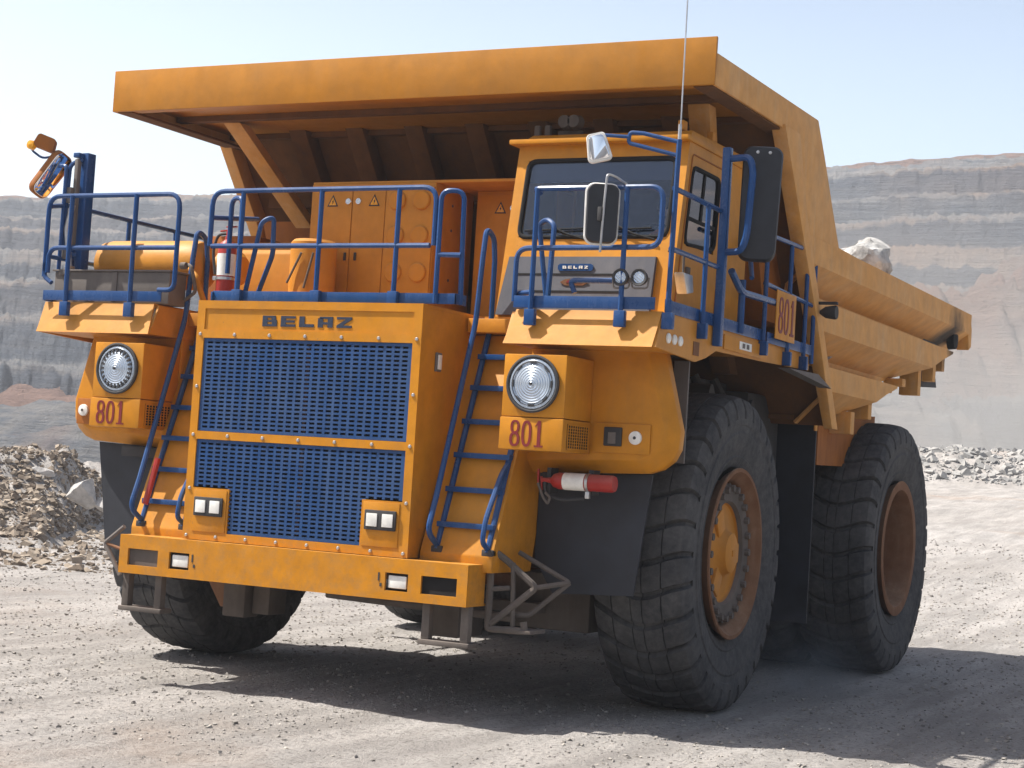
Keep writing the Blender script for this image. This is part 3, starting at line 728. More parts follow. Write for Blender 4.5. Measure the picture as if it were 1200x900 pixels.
MB().tube([(-1.78, .30, 1.66), (-1.76, .42, 2.1)], .03).build('red_hose', M['red'], lb)
MB().box(1.885, 1.92, .96, 1.0, 3.19, 3.24).build('white_cap', M['white'], la)

# ---- electric cabinets ------------------------------------------------------
cb = MB().box(-1.12, .33, 1.80, 2.6, 3.6, 4.98, .012).box(-1.13, 1.40, 1.83, 2.9, 4.981, 5.01, .005).build('electric_cabinet', M['cab_orange'], T)
for (a, b) in ((-1.09, -.625), (-.615, -.235)): MB().box(a, b, 1.785, 1.799, 3.75, 4.94, .006).build('door', M['cab_orange'], cb)
dp = MB().box(-.225, .32, 1.78, 1.799, 3.72, 4.94, .006).build('vent_panel', M['cab_orange'], cb)
for z in (4.80, 4.45, 4.08, 3.78):
    for x in (-.09, .19): MB().lathe([(-.03, 0), (-.03, .085), (-.022, .095), (0, .098)], (x, 1.781, z), 'y', 28).build('vent_cap', M['cab_orange'], dp)
cb2 = MB().box(.50, 1.40, 2.35, 2.9, 3.6, 4.98, .012).build('electric_cabinet', M['cab_orange'], T)
for (a, b) in ((.52, .955), (.965, 1.38)): MB().box(a, b, 2.335, 2.349, 3.7, 4.94, .006).build('door', M['cab_orange'], cb2)
for cbx, xs_, y in ((cb, (-.85, -.36), 1.784), (cb2, (.78,), 2.334)):
    for x in xs_:
        MB().prism([(x - .065, 4.75), (x + .065, 4.75), (x, 4.87)], 'y', y - .003, y - .001).build('warning_sign', M['dark'], cbx)
        MB().prism([(x - .045, 4.762), (x + .045, 4.762), (x, 4.846)], 'y', y - .005, y - .0035).build('warning_face', M['amber'], cbx)
        MB().prism([(x - .008, 4.8), (x + .012, 4.825), (x + .004, 4.805), (x + .012, 4.80), (x - .006, 4.77), (x, 4.79)], 'y', y - .007, y - .0055).build('warning_bolt', M['black'], cbx)
for cbx, pts, y in ((cb, (-.665, -.545), 1.784), (cb2, (.92, 1.03), 2.334)):
    for x in pts:
        MB().lathe([(-.012, 0), (-.012, .03), (0, .036)], (x, y, 4.80), 'y', 16).build('lock', M['chrome'], cbx)
        MB().box(x - .012, x + .012, y - .015, y, 4.2, 4.28, .003).build('handle', M['dark'], cbx)
for y in (1.95, 2.15):
    for z in (4.8, 4.55, 4.3, 4.05): MB().lathe([(.006, 0), (.006, .014), (0, .016)], (.331, y, z), 'x', 8).build('bolt', M['grime'], cb)
MB().cyl((-.82, 1.45, 3.6), (-.82, 1.45, 4.32), .23, 32).lathe([(4.32, .23), (4.35, .2), (4.355, 0)], (-.82, 1.45, 0), 'z', 32).build('filter_canister', M['cab_orange'], T)
MB().tube([(-.95, 1.2, 3.9), (-.8, 1.2, 4.2)], .012).tube([(-.75, 1.2, 3.85), (-.66, 1.2, 4.2)], .012).build('pipe', M['grime'], T)
# sloped engine cover left of cabinets, tank and grey box on the left deck
MB().prism([(1.55, 3.6), (1.6, 4.25), (1.75, 4.38), (2.6, 4.40), (2.6, 3.6)], 'x', -2.0, -1.14, .02).build('engine_cover', M['cab_orange'], T)
MB().lathe([(-3.20, 0), (-3.20, .16), (-3.14, .235), (-3.05, .25), (-2.0, .25), (-1.93, .235), (-1.88, .16), (-1.88, 0)], (0, 1.15, 4.06), 'x', 36).build('air_tank', M['yellow_deck'], T)
tk = MB().lathe([(-1.84, 0), (-1.84, .12), (-1.8, .17), (-1.6, .17), (-1.55, .12), (-1.55, 0)], (0, 1.3, 4.05), 'x', 32).build('small_tank', M['yellow'], T)
MB().tube([(-1.9, .9, 4.0), (-1.75, .8, 3.9), (-1.7, .9, 3.65)], .03, .05).build('hose', M['yellow'], tk)
MB().tube([(-1.85, .75, 4.02), (-1.74, .7, 4.0), (-1.7, .75, 3.75), (-1.9, .8, 3.65)], .018, .05).cyl((-1.86, .7, 4.0), (-1.80, .7, 4.0), .035).build('hose', M['grime'], tk)
MB().box(-2.9, -2.2, 2.4, 3.0, 3.6, 4.55, .02).box(-2.2, -1.6, 2.6, 3.1, 3.6, 4.5, .02).build('hydraulic_box', M['orange_worn'], T)
gb = MB().box(-3.30, -1.86, .53, .80, 3.60, 3.915, .012).build('battery_box', M['greybox'], T)
MB().box(-3.32, -1.84, .51, .82, 3.917, 3.935, .004).box(-2.56, -2.50, .518, .529, 3.62, 3.91).box(-3.22, -3.14, .50, .53, 3.88, 3.93).build('box_lid', M['greybox'], gb)

# ---- cab --------------------------------------------------------------------
c0, c1 = 1.38, 3.09
def cy(z): return 1.20 + (z - 3.6) * .182          # the front leans back
def cpt(x, z, o=0): return (x, cy(z) - o, z)
# front wall with windshield opening
fx = [c0, 1.50, 2.98, c1]; fz = [3.6, 4.36, 5.10, 5.25]
cabm = MB().plate(fx, fz, lambda i, j: not (i == 1 and j == 1), 0, .05, lambda a, b, c: (a, cy(c) + b, c))
yb = 3.12
# right wall with window opening (a parallelogram)
sy = [0, .24, .78, 1.0]; sz = [3.6, 4.32, 5.04, 5.25]
def sidetf(x0, sgn):
    def tf(a, b, c):
        front = cy(c) + .051; return (x0 + sgn * b, front + (yb - front) * a, c)
    return tf
cabm.plate([0, .06, .50, 1.0], sz, lambda i, j: not (i == 1 and j == 1), 0, .05, sidetf(c1, -1))
cabm.plate([0, .25, .75, 1.0], sz, lambda i, j: not (i == 1 and j == 1), 0, .05, sidetf(c0, 1))
cabm.box(c0, c1, yb, yb + .04, 3.6, 5.25)
cabm.box(c0 - .07, c1 + .02, cy(5.25) - .1, yb + .06, 5.251, 5.30, .012)
cabm.loft([[(c0 + .02, cy(5.25) + .02, 5.30), (c1 - .0, cy(5.25) + .02, 5.30), (c1 - .0, yb, 5.30), (c0 + .02, yb, 5.30)], [(c0 + .08, cy(5.25) + .1, 5.37), (c1 - .02, cy(5.25) + .1, 5.37), (c1 - .02, yb - .05, 5.40), (c0 + .08, yb - .05, 5.40)]], True, .01)
cabo = cabm.build('cab', M['yellow'], T)
MB().box(c0 + .06, c1 - .06, 1.35, yb - .01, 3.605, 3.64).box(c0 + .06, c1 - .06, 1.45, 1.75, 3.65, 4.25, .04).build('cab_floor', M['dark'], cabo)
MB().plate([1.50, 2.98], [4.36, 5.10], lambda i, j: True, .012, .018, lambda a, b, c: (a, cy(c) + b, c)).build('windshield', M['windshield'], cabo, smooth=False)
def seal(corners, r, name):
    return MB().tube(corners, r, .09, 8, True).build(name, M['black'], cabo)
seal([cpt(1.50, 4.36, -.004), cpt(2.98, 4.36, -.004), cpt(2.98, 5.10, -.004), cpt(1.50, 5.10, -.004)], .022, 'windshield_seal')
MB().box(c0 + .06, c1 - .06, cy(5.0) - .003 + .06, cy(5.0) + .08, 4.9, 5.2).build('sun_visor', M['blue_letter'], cabo)
tf = sidetf(c1, -1)
MB().plate([.06, .50], [4.32, 5.04], lambda i, j: True, .008, .014, tf).build('side_window', M['sideglass'], cabo, smooth=False)
MB().plate([.06, .255, .28, .50], [4.32, 4.55, 4.58, 5.04], lambda i, j: (i == 1 and j == 2) or j == 1, -.002, .007, tf).build('window_bar', M['black'], cabo, smooth=False)
seal([tf(.06, -.002, 4.32), tf(.50, -.002, 4.36), tf(.50, -.002, 5.04), tf(.06, -.002, 5.04)], .018, 'window_seal')
tf2 = sidetf(c0, 1)
MB().plate([.25, .75], [4.32, 5.04], lambda i, j: True, .008, .014, tf2).build('side_window', M['sideglass'], cabo, smooth=False)
# door outline
MB().tube([tf(.03, -.003, 3.66), tf(.03, -.003, 5.15), tf(.58, -.003, 5.15), tf(.58, -.003, 3.66)], .008, .05).build('door_seam', M['orange_worn'], cabo)
MB().box(c1 + .001, c1 + .03, 1.55, 1.62, 4.0, 4.12, .008).build('door_handle', M['grime'], cabo)
# grey panel below the windshield
gp = MB().plate([1.46, 2.92], [3.62, 4.17], lambda i, j: True, -.045, -.003, lambda a, b, c: (a + (0 if a > 2 else -.06 * (4.17 - c) / .55), cy(c) + b, c)).build('front_panel', M['greypanel'], cabo)
for z in (4.0, 3.84): MB().plate([1.55, 2.62], [z, z + .012], lambda i, j: True, -.052, -.046, lambda a, b, c: (a, cy(c) + b, c)).build('panel_seam', M['black'], gp)
MB().prism([(1.98, 4.05), (2.0, 4.035), (2.31, 4.035), (2.33, 4.05), (2.33, 4.085), (2.31, 4.10), (2.0, 4.10), (1.98, 4.085)], 'y', cy(4.07) - .062, cy(4.07) - .05).build('name_badge', M['blue'], gp)
lt = MB(); block_letters(lt, 2.03, 4.055, .036, .026, .018, cy(4.07) - .066, cy(4.07) - .063); lt.build('badge_letters', M['white'], gp, smooth=False)
MB().prism([(2.02, 3.93), (2.07, 3.90), (2.25, 3.90), (2.30, 3.93), (2.25, 3.955), (2.16, 3.965), (2.07, 3.955)], 'y', cy(3.93) - .06, cy(3.93) - .05).build('winged_badge', M['rust'], gp)
MB().prism([(2.08, 3.925), (2.24, 3.925), (2.22, 3.945), (2.10, 3.945)], 'y', cy(3.93) - .064, cy(3.93) - .061).build('badge_centre', M['red_number'], gp)
# wipers
for x in (2.22, 2.88):
    MB().tube([cpt(x, 4.33, .03), cpt(x - .2, 4.38, .04), cpt(x - .38, 4.46, .03)], .01, .02).tube([cpt(x - .65, 4.42, .02), cpt(x - .05, 4.44, .02)], .009).build('wiper', M['black'], cabo)
# roof fittings
for (x, y) in ((1.62, 1.8), (1.72, 1.8)): MB().lathe([(-.10, 0), (-.10, .06), (0, .075), (.01, .06), (.01, 0)], (x + .1, y, 5.52), 'y', 20).build('roof_horn', M['grime'], cabo)
for (x, y) in ((1.42, 1.75), (1.53, 1.75)): MB().box(x - .03, x + .03, y, y + .05, 5.37, 5.50, .015).build('roof_bracket', M['grime'], cabo)
MB().box(1.6, 1.85, 1.84, 1.9, 5.38, 5.46, .01).build('horn_bracket', M['grime'], cabo)
for b_ in ((2.92, 2.98, 1.6, 1.7, 5.38, 5.47, .01), (2.98, 3.04, 2.2, 2.3, 5.38, 5.48, .01)): MB().box(*b_).build('roof_lug', M['cab_orange'], cabo)
MB().cyl((2.5, yb + .03, 5.2), (2.5, yb + .1, 5.2), .03).build('roof_plug', M['grime'], cabo)
MB().box(c0 + .06, c1 - .06, yb - .03, yb - .006, 3.65, 5.2).build('rear_lining', M['lining'], cabo)
MB().box(1.93, 1.97, 2.0, 2.05, 3.65, 5.2).build('cab_post', M['white'], cabo)
MB().box(1.55, 1.75, 2.6, 2.9, 3.65, 4.6, .03).build('trainer_seat', M['greypanel'], cabo)
# seat and steering wheel
seat = MB().box(2.33, 2.83, 2.15, 2.66, 3.86, 3.98, .05).box(2.36, 2.80, 2.60, 2.72, 3.98, 4.68, .05).box(2.5, 2.66, 2.3, 2.5, 3.64, 3.87, .02).build('driver_seat', M['dark'], cabo)
sw = MB(); cc = Vector((2.58, 1.95, 4.42)); q = Matrix.Rotation(math.radians(55), 4, 'X')
sw.tube([tuple(cc + (q @ Vector((.2 * math.cos(a), .2 * math.sin(a), 0)))) for a in np.linspace(0, 2 * PI, 28, endpoint=False)], .015, 0, 8, True)
sw.tube([tuple(cc + q @ Vector((-.19, 0, 0))), tuple(cc + q @ Vector((.19, 0, 0)))], .014).tube([tuple(cc), (2.58, 1.75, 4.15)], .03).build('steering_wheel', M['black'], cabo)

# ---- dump body --------------------------------------------------------------
cw = 3.37; BM = M['yellow_body']
fy = lambda z: 3.34 + (5.61 - z) * (5.50 - 3.34) / (5.61 - 2.84)     # sloping front edge of the side
by = lambda z: 5.70 + (z - 2.87) / .242                                 # rising lower edge
by2 = lambda z: min(by(z), 12.1)
body = None
bodyroot = MB()
# front wall (sloping)
th = .04
def wall_pt(x, z, o=0): return (x, fy(z) + .25 + o, z)
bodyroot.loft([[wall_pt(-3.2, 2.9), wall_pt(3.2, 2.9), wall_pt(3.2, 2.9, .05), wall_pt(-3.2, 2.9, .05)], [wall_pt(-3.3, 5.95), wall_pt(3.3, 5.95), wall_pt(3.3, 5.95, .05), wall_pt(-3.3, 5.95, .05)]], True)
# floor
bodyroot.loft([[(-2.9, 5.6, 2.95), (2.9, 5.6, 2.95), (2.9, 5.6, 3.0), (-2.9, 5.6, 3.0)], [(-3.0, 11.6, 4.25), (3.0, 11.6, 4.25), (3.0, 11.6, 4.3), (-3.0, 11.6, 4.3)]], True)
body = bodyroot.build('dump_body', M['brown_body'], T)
# sides
prof = [(3.37, 4.81), (3.37, 4.54), (3.08, 4.32), (3.04, 4.21), (3.37, 4.18), (3.37, 3.88), (3.02, 3.66), (3.0, 3.55), (3.33, 3.51), (3.33, 3.27), (2.9, 2.92)]
for s in (1, -1):
    mb = MB()
    vs = []; fs = []
    for k, (x, z) in enumerate(prof):
        ya = fy(z) + .16; yb_ = by2(z) if z < 4.3 else 12.1
        if z < 4.3: yb_ = min(by2(z), 12.0)
        vs += [(s * x, ya, z), (s * x, yb_, z)]
    for k in range(len(prof) - 1): fs.append((2 * k, 2 * k + 1, 2 * k + 3, 2 * k + 2))
    mb.add(vs, fs)
    so_ = mb.build('side_wall', BM, body, smooth=False)
    md = so_.modifiers.new('thick', 'SOLIDIFY'); md.thickness = .03; md.offset = -1 if s < 0 else 1
    md.offset = 0
    # front jamb (box section that runs down the sloping front edge)
    a = .0; w_ = .24
    J = lambda z, o, x: (s * x, fy(z) + o, z)
    mb = MB().loft([[J(2.86, 0, 3.37), J(2.86, .22, 3.37), J(2.86, .22, 3.27), J(2.86, 0, 3.27)], [J(3.9, 0, 3.40), J(3.9, .20, 3.40), J(3.9, .20, 3.25), J(3.9, 0, 3.25)], [J(5.0, 0, 3.40), J(5.0, .28, 3.40), J(5.0, .28, 3.25), J(5.0, 0, 3.25)], [J(5.75, 0, 3.40), J(5.75, .5, 3.40), J(5.75, .5, 3.25), J(5.75, 0, 3.25)]], True, .01)
    mb.build('front_jamb', BM, body)
    # upper side panel between canopy and rail
    mb = MB().prism([(fy(5.75) + .3, 5.75), (4.66, 5.73), (5.06, 5.22), (5.38, 4.83), (5.38, 4.6), (fy(4.6) + .1, 4.6)], 'x', s * 3.371, s * 3.33, .006)
    mb.build('side_panel', BM, body)
    
    # top rail
    rl = MB().prism([(5.36, 4.83), (12.12, 4.72), (12.2, 4.62), (12.2, 4.36), (12.05, 4.30), (12.0, 4.52), (5.40, 4.60)], 'x', s * 3.375, s * 3.20, .012).build('top_rail', BM, body)
    for y in (6.35, 9.35): MB().box(s * 3.376, s * 3.382, y, y + .07, 4.62, 4.75).build('rail_slot', M['black'], rl)
    # hanging floor rib ends below the side
    for (y, z, h, dd) in ((6.62, 3.03, .32, .22), (7.35, 3.22, .30, .22), (8.25, 3.42, .12, .35), (8.9, 3.58, .16, .3), (9.7, 3.78, .42, .22), (10.5, 3.96, .36, .2), (11.0, 4.08, .3, .2)):
        MB().box(s * 3.0, s * 3.25, y, y + min(dd, .16), z - h + .14, z + .08, .01).build('floor_rib', BM, body)
    MB().prism([(9.8, 3.62), (11.37, 3.71), (11.2, 4.0), (11.3, 4.40), (10.6, 4.35), (9.8, 3.98)], 'x', s * 3.05, s * 3.10).build('tail_skirt', M['dark'], body)
    MB().lathe([(0, .16), (.1, .15), (.12, .0)], (s * 3.2, 11.55, 4.42), 'x', 18).build('exhaust_outlet', M['black'], body)
    # canopy side flange
    fl = MB().loft([[(s * cw, 1.34, 6.0), (s * cw, 4.40, 6.03), (s * (cw - .03), 4.40, 6.03), (s * (cw - .03), 1.34, 6.0)], [(s * cw, 1.31, 5.71), (s * cw, 4.66, 5.73), (s * (cw - .03), 4.66, 5.73), (s * (cw - .03), 1.31, 5.71)]], True, .006).build('canopy_flange', BM, body)
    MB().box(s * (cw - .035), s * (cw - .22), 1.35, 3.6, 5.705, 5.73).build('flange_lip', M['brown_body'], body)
    # struts below the canopy
    for (xa, xb) in (((2.75, 2.35)),):
        MB().loft([[(s * (xa + .1), 2.55, 5.83), (s * (xa - .12), 2.55, 5.83), (s * (xa - .12), 2.75, 5.83), (s * (xa + .1), 2.75, 5.83)], [(s * (xb + .1), 4.1, 4.45), (s * (xb - .12), 4.1, 4.45), (s * (xb - .12), 4.3, 4.45), (s * (xb + .1), 4.3, 4.45)]], True, .01).build('canopy_strut', BM, body)
    MB().prism([(fy(4.9) - .25, 4.9), (fy(4.9) + .3, 4.9), (fy(4.0) + .3, 3.9), (fy(4.0) - .5, 3.9)], 'x', s * 3.0, s * 2.35, .01).build('pivot_gusset', M['orange_worn'], body)
# canopy
can = MB().box(-cw + .002, cw - .002, 1.30, 1.335, 5.71, 6.145, .008).box(-cw + .034, cw - .034, 1.336, 4.5, 5.86, 5.93)
can.box(-cw + .034, cw - .034, 1.336, 1.46, 5.72, 5.76)
can.build('canopy', M['canopy_paint'], body)
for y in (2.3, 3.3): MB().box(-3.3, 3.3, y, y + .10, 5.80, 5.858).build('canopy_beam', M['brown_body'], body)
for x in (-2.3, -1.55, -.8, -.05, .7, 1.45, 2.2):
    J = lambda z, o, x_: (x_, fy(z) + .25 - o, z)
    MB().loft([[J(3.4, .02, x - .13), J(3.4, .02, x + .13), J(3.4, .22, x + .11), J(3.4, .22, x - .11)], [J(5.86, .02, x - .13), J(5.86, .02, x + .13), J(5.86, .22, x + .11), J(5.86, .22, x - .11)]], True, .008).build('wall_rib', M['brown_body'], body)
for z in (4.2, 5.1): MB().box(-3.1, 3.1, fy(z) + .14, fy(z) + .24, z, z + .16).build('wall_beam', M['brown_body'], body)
MB().box(-3.0, 3.0, 11.55, 11.8, 4.0, 4.28, .02).build('tail_beam', M['grime'], body)

# ================================================================== THINGS ON THE TRUCK
def extinguisher(loc, rot, label, h=.62, r=.085):
    e = empty('fire_extinguisher', loc, label, 'fire extinguisher', 'red fire extinguishers on the truck')
    parts = []
    parts.append(MB().lathe([(0, 0), (0, r * .9), (.02, r), (h * .82, r), (h * .9, r * .8), (h * .95, r * .35), (h, r * .3), (h, 0)], (0, 0, 0), 'z', 28).build('cylinder', M['red'], None))
    parts.append(MB().lathe([(h * .42, r + .002), (h * .74, r + .002)], (0, 0, 0), 'z', 28).build('paper_label', M['white'], None))
    parts.append(MB().tube([(0, 0, h), (0, 0, h + .06)], .02).box(-.02, .10, -.012, .012, h + .05, h + .065, .004, Matrix.Rotation(-.1, 4, 'Y')).box(-.01, .11, -.012, .012, h + .085, h + .10, .004, Matrix.Rotation(-.02, 4, 'Y')).build('valve', M['red'], None))
    parts.append(MB().tube([(-.01, 0, h + .03), (-.12, 0, h + .02), (-.17, 0, h * .8), (-.14, .02, h * .45)], .014, .08).build('hose', M['dark'], None))
    parts.append(MB().lathe([(h * .36, r + .006), (h * .40, r + .006)], (0, 0, 0), 'z', 28).box(-.14, -.08, -.02, .02, h * .36, h * .42, .005).build('strap', M['silver'], None))
    for p in parts: p.parent = e
    e.rotation_euler = rot
    return e
extinguisher((-1.22, .56, 3.605), (0, 0, 0), 'red fire extinguisher with white paper label standing upright behind the hood rail', .66, .088)
extinguisher((2.86, .78, 2.13), (0, -PI / 2, 0), 'red fire extinguisher lying sideways under the right fender in front of the mud flap', .64, .074)
for x_ in (2.2, 2.6): MB().box(x_, x_ + .04, .8, .95, 2.02, 2.24).build('extinguisher_bracket', M['dark'], T)
MB().tube([(2.14, .75, 2.1), (2.2, .74, 1.98), (2.25, .74, 1.92), (2.27, .74, 1.98), (2.22, .74, 2.02)], .012, .02).build('tow_chain', M['grime'], T)

# driver -----------------------------------------------------------------------
def person():
    e = empty('person', (2.58, 2.45, 3.64), 'driver in an orange shirt sitting behind the dark windshield with hands on the wheel', 'person')
    V = []; E_ = []; Rd = []
    def v(p, r): V.append((p[0] - 0, p[1], p[2])); Rd.append(r); return len(V) - 1
    def chain(i, pts):
        for p, r in pts: j = v(p, r); E_.append((i, j)); i = j
        return i
    pel = v((0, 0, .56), .15)
    ch = chain(pel, [((0, .02, .75), .14), ((0, .02, .95), .165), ((0, .0, 1.06), .10), ((0, -.01, 1.13), .055)])
    hd = chain(ch, [((0, -.02, 1.20), .07), ((0, -.03, 1.26), .095), ((0, -.02, 1.34), .09)])
    sh = 2
    for s in (1, -1):
        k = chain(3, [((s * .17, .0, 1.01), .062), ((s * .25, -.12, .80), .048), ((s * .19, -.36, .80), .036), ((s * .17, -.44, .84), .028)])
        for q, (dx, l) in enumerate(((-.03, .05), (-.015, .065), (0, .07), (.015, .06), (.03, .045))):
            b = V[k]; chain(k, [((b[0] + dx, b[1] - .03, b[2] + .02), .010), ((b[0] + dx, b[1] - .03 - l * .5, b[2] + .0), .009), ((b[0] + dx, b[1] - .02 - l * .5, b[2] - .03), .008)])
        chain(pel, [((s * .12, -.1, .55), .09), ((s * .15, -.42, .56), .07), ((s * .15, -.50, .2), .05), ((s * .15, -.50, .06), .04), ((s * .15, -.62, .04), .04)])
    me = bpy.data.meshes.new('body'); me.from_pydata(V, E_, []); o = bpy.data.objects.new('body', me); C.objects.link(o)
    sk = o.modifiers.new('skin', 'SKIN')
    for i, r in enumerate(Rd): me.skin_vertices[0].data[i].radius = (r, r)
    me.skin_vertices[0].data[0].use_root = True
    o.modifiers.new('sub', 'SUBSURF').levels = 1
    dg = bpy.context.evaluated_depsgraph_get(); m2 = bpy.data.meshes.new_from_object(o.evaluated_get(dg)); o.modifiers.clear(); o.data = m2
    m2.materials.clear(); m2.materials.append(M['skin']); o.parent = e
    m2.materials.append(M['shirt']); m2.materials.append(M['dark'])
    for p in m2.polygons:
        c = p.center; p.use_smooth = True
        p.material_index = 2 if c.z < .58 else (1 if c.z < 1.12 and c.y > -.32 else 0)
    f = MB().lathe([(-.03, 0), (-.02, .012), (.02, .018), (.03, 0)], (0, -.125, 1.265), 'z', 10).build('nose', M['skin'], None); f.parent = e
    f = MB()
    for s in (1, -1): f.lathe([(-.006, 0), (0, .012), (.008, 0)], (s * .035, -.117, 1.295), 'y', 10)
    f.lathe([(-.004, 0), (0, .022), (.004, 0)], (0, -.112, 1.21), 'y', 10)
    f = f.build('eyes_and_mouth', M['hair'], None); f.parent = e
    hb = bmesh.new(); bmesh.ops.create_uvsphere(hb, u_segments=20, v_segments=12, radius=.105)
    for v_ in hb.verts: v_.co = Vector((v_.co.x, v_.co.y * 1.05 + .012, max(v_.co.z, -.02) + 1.31))
    mb = MB(); mb.bm(hb); f = mb.build('hair', M['hair'], None); f.parent = e
    e.location = (2.60, 2.28, 3.46)
person()

# ================================================================== TERRAIN
def vnoise(x, y, seed=0):
    """value noise, numpy"""
    xi = np.floor(x).astype(np.int64); yi = np.floor(y).astype(np.int64); xf = x - xi; yf = y - yi
    u = xf * xf * (3 - 2 * xf); v = yf * yf * (3 - 2 * yf)
    def h(a, b):
        n = (a * 374761393 + b * 668265263 + seed * 1442695041) & 0xffffffff
        n = ((n ^ (n >> 13)) * 1274126177) & 0xffffffff
        return ((n ^ (n >> 16)) & 0xffff) / 65535.0
    return (h(xi, yi) * (1 - u) + h(xi + 1, yi) * u) * (1 - v) + (h(xi, yi + 1) * (1 - u) + h(xi + 1, yi + 1) * u) * v
def fbm(x, y, seed=0, oct=5, rough=.5):
    t = 0; a = 1; s = 0
    for k in range(oct): t = t + a * vnoise(x * 2 ** k, y * 2 ** k, seed + k); s += a; a *= rough
    return t / s
def sstep(a, b, x): t = np.clip((x - a) / (b - a), 0, 1); return t * t * (3 - 2 * t)
cx0, cy0 = CP.x, CP.y
fwd = np.array([F_.x, F_.y]); fwd /= np.linalg.norm(fwd); rgt = np.array([fwd[1], -fwd[0]])
def polar(x, y):
    dx, dy = x - cx0, y - cy0; a = dx * fwd[0] + dy * fwd[1]; b = dx * rgt[0] + dy * rgt[1]
    return np.arctan2(b, a), np.hypot(a, b), a, b
def gheight(x, y):
    az, r, a, b = polar(x, y)
    h = np.zeros_like(x, dtype=float)
    # haul road: gentle undulation, ruts along the travel direction, flat under the truck
    flat = sstep(0, 2.5, np.maximum(np.abs(x) - 3.8, np.maximum(-1.5 - y, y - 11)))
    h += (fbm(x * .25, y * .12, 3) - .5) * .22 * flat
    h += (fbm(x * 1.3 + y * .1, y * .12, 9) - .5) * .10
    h += (fbm(x * 4.5, y * .5, 19) - .5) * .035
    h += (fbm(x * 5, y * 5, 21, 3) - .5) * .022
    # road climbs away on the right
    rt = sstep(-.02, .16, az) * (np.abs(az) < 1.5)
    h += 2.75 * rt * sstep(24, 88, r)
    # rubble bank on the left
    lf = sstep(-.10, -.20, az) * (np.abs(az) < 1.2)
    edge = 34 + 5 * fbm(az * 25, az * 0, 5) + 16 * sstep(-.26, -.20, az)
    bank = sstep(0, 9, r - edge) * (1 - sstep(16, 30, r - edge))
    h += np.where(np.abs(az) < 1.2, bank * lf * (1.45 + .9 * (fbm(x * .35, y * .35, 31) - .5) * 2), 0)
    h += bank * lf * (fbm(x * 1.7, y * 1.7, 33) - .5) * .5
    # rubble heap on the right, further off
    hr = sstep(90, 98, r) * (1 - sstep(108, 122, r)) * sstep(.13, .2, az) * (np.abs(az) < 1.2)
    h += hr * (2.3 + 1.6 * (fbm(x * .15, y * .15, 41) - .5) * 2)
    return h
def grid_mesh(name, X, Y, Z, mat, wrap, kind='structure'):
    nr, na = X.shape
    co = np.stack([X, Y, Z], -1).reshape(-1, 3)
    i = np.arange(nr - 1)[:, None]; j = np.arange(na if wrap else na - 1)[None, :]; j2 = (j + 1) % na
    f = np.stack(np.broadcast_arrays(i * na + j, i * na + j2, (i + 1) * na + j2, (i + 1) * na + j), -1).reshape(-1, 4)
    me = bpy.data.meshes.new(name); me.vertices.add(len(co)); me.vertices.foreach_set('co', co.ravel().astype(np.float32))
    me.loops.add(f.size); me.polygons.add(len(f)); me.loops.foreach_set('vertex_index', f.ravel().astype(np.int32))
    me.polygons.foreach_set('loop_start', np.arange(0, f.size, 4, dtype=np.int32)); me.polygons.foreach_set('loop_total', np.full(len(f), 4, dtype=np.int32))
    me.update(calc_edges=True); me.validate()
    me.polygons.foreach_set('use_smooth', np.ones(len(me.polygons), dtype=bool))
    me.materials.append(mat)
    o = bpy.data.objects.new(name, me); C.objects.link(o); o['kind'] = kind
    if me.polygons[0].normal.z < 0: me.flip_normals()
    return o
def angles(fine=900, coarse=160, half=.36):
    a = np.concatenate([np.linspace(-half, half, fine), np.linspace(half, 2 * PI - half, coarse)[1:-1]]); return a
def ground_mat():
    m, nt, b, out = new_mat('haul_road_gravel')
    v = coords(nt); vs = coords(nt, (1, .25, 1))
    big = noise(nt, v, .22, 6, .6); mid = noise(nt, vs, 1.6, 6, .65); fin = noise(nt, v, 22, 6, .75); f2 = noise(nt, v, 70, 3, .7)
    c = mixc(nt, ramp(nt, big, [(.35, 0.0), (.68, 1.0)]), (.49, .465, .445), (.42, .39, .365))
    c = mixc(nt, ramp(nt, mid, [(.42, 0.0), (.60, .55)]), c, (.255, .24, .225))
    c = mixc(nt, ramp(nt, fin, [(.36, .8), (.50, 0.0)]), c, (.15, .14, .13))
    c = mixc(nt, ramp(nt, f2, [(.60, 0.0), (.75, .6)]), c, (.50, .475, .445))
    trk = noise(nt, coords(nt, (1.1, .035, 1)), 1.5, 5, .62)
    c = mixc(nt, ramp(nt, trk, [(.50, 0.0), (.60, .5), (.66, .1)]), c, (.27, .25, .235))
    # orange-brown ground in places
    c = mixc(nt, ramp(nt, noise(nt, v, .12, 5, .6), [(.60, 0.0), (.72, .45)]), c, (.34, .22, .14))
    nt.links.new(c, b.inputs['Base Color']); b.inputs['Roughness'].default_value = .95
    b.inputs['Specular IOR Level'].default_value = .2
    h = mathn(nt, 'ADD', mathn(nt, 'MULTIPLY', fin, .6), mathn(nt, 'ADD', mathn(nt, 'MULTIPLY', mid, .8), mathn(nt, 'MULTIPLY', f2, .25)))
    bump(nt, b, h, 1.0, .07)
    return m
GM = ground_mat()
az = angles(1000, 160)
r = np.concatenate([np.linspace(.3, 3, 12)[:-1], np.geomspace(3, 40, 420), np.geomspace(40, 190, 240)[1:]])
A, Rr = np.meshgrid(az, r)
X = cx0 + Rr * (np.cos(A) * fwd[0] + np.sin(A) * rgt[0]); Y = cy0 + Rr * (np.cos(A) * fwd[1] + np.sin(A) * rgt[1])
grid_mesh('ground', X, Y, gheight(X, Y), GM, True)

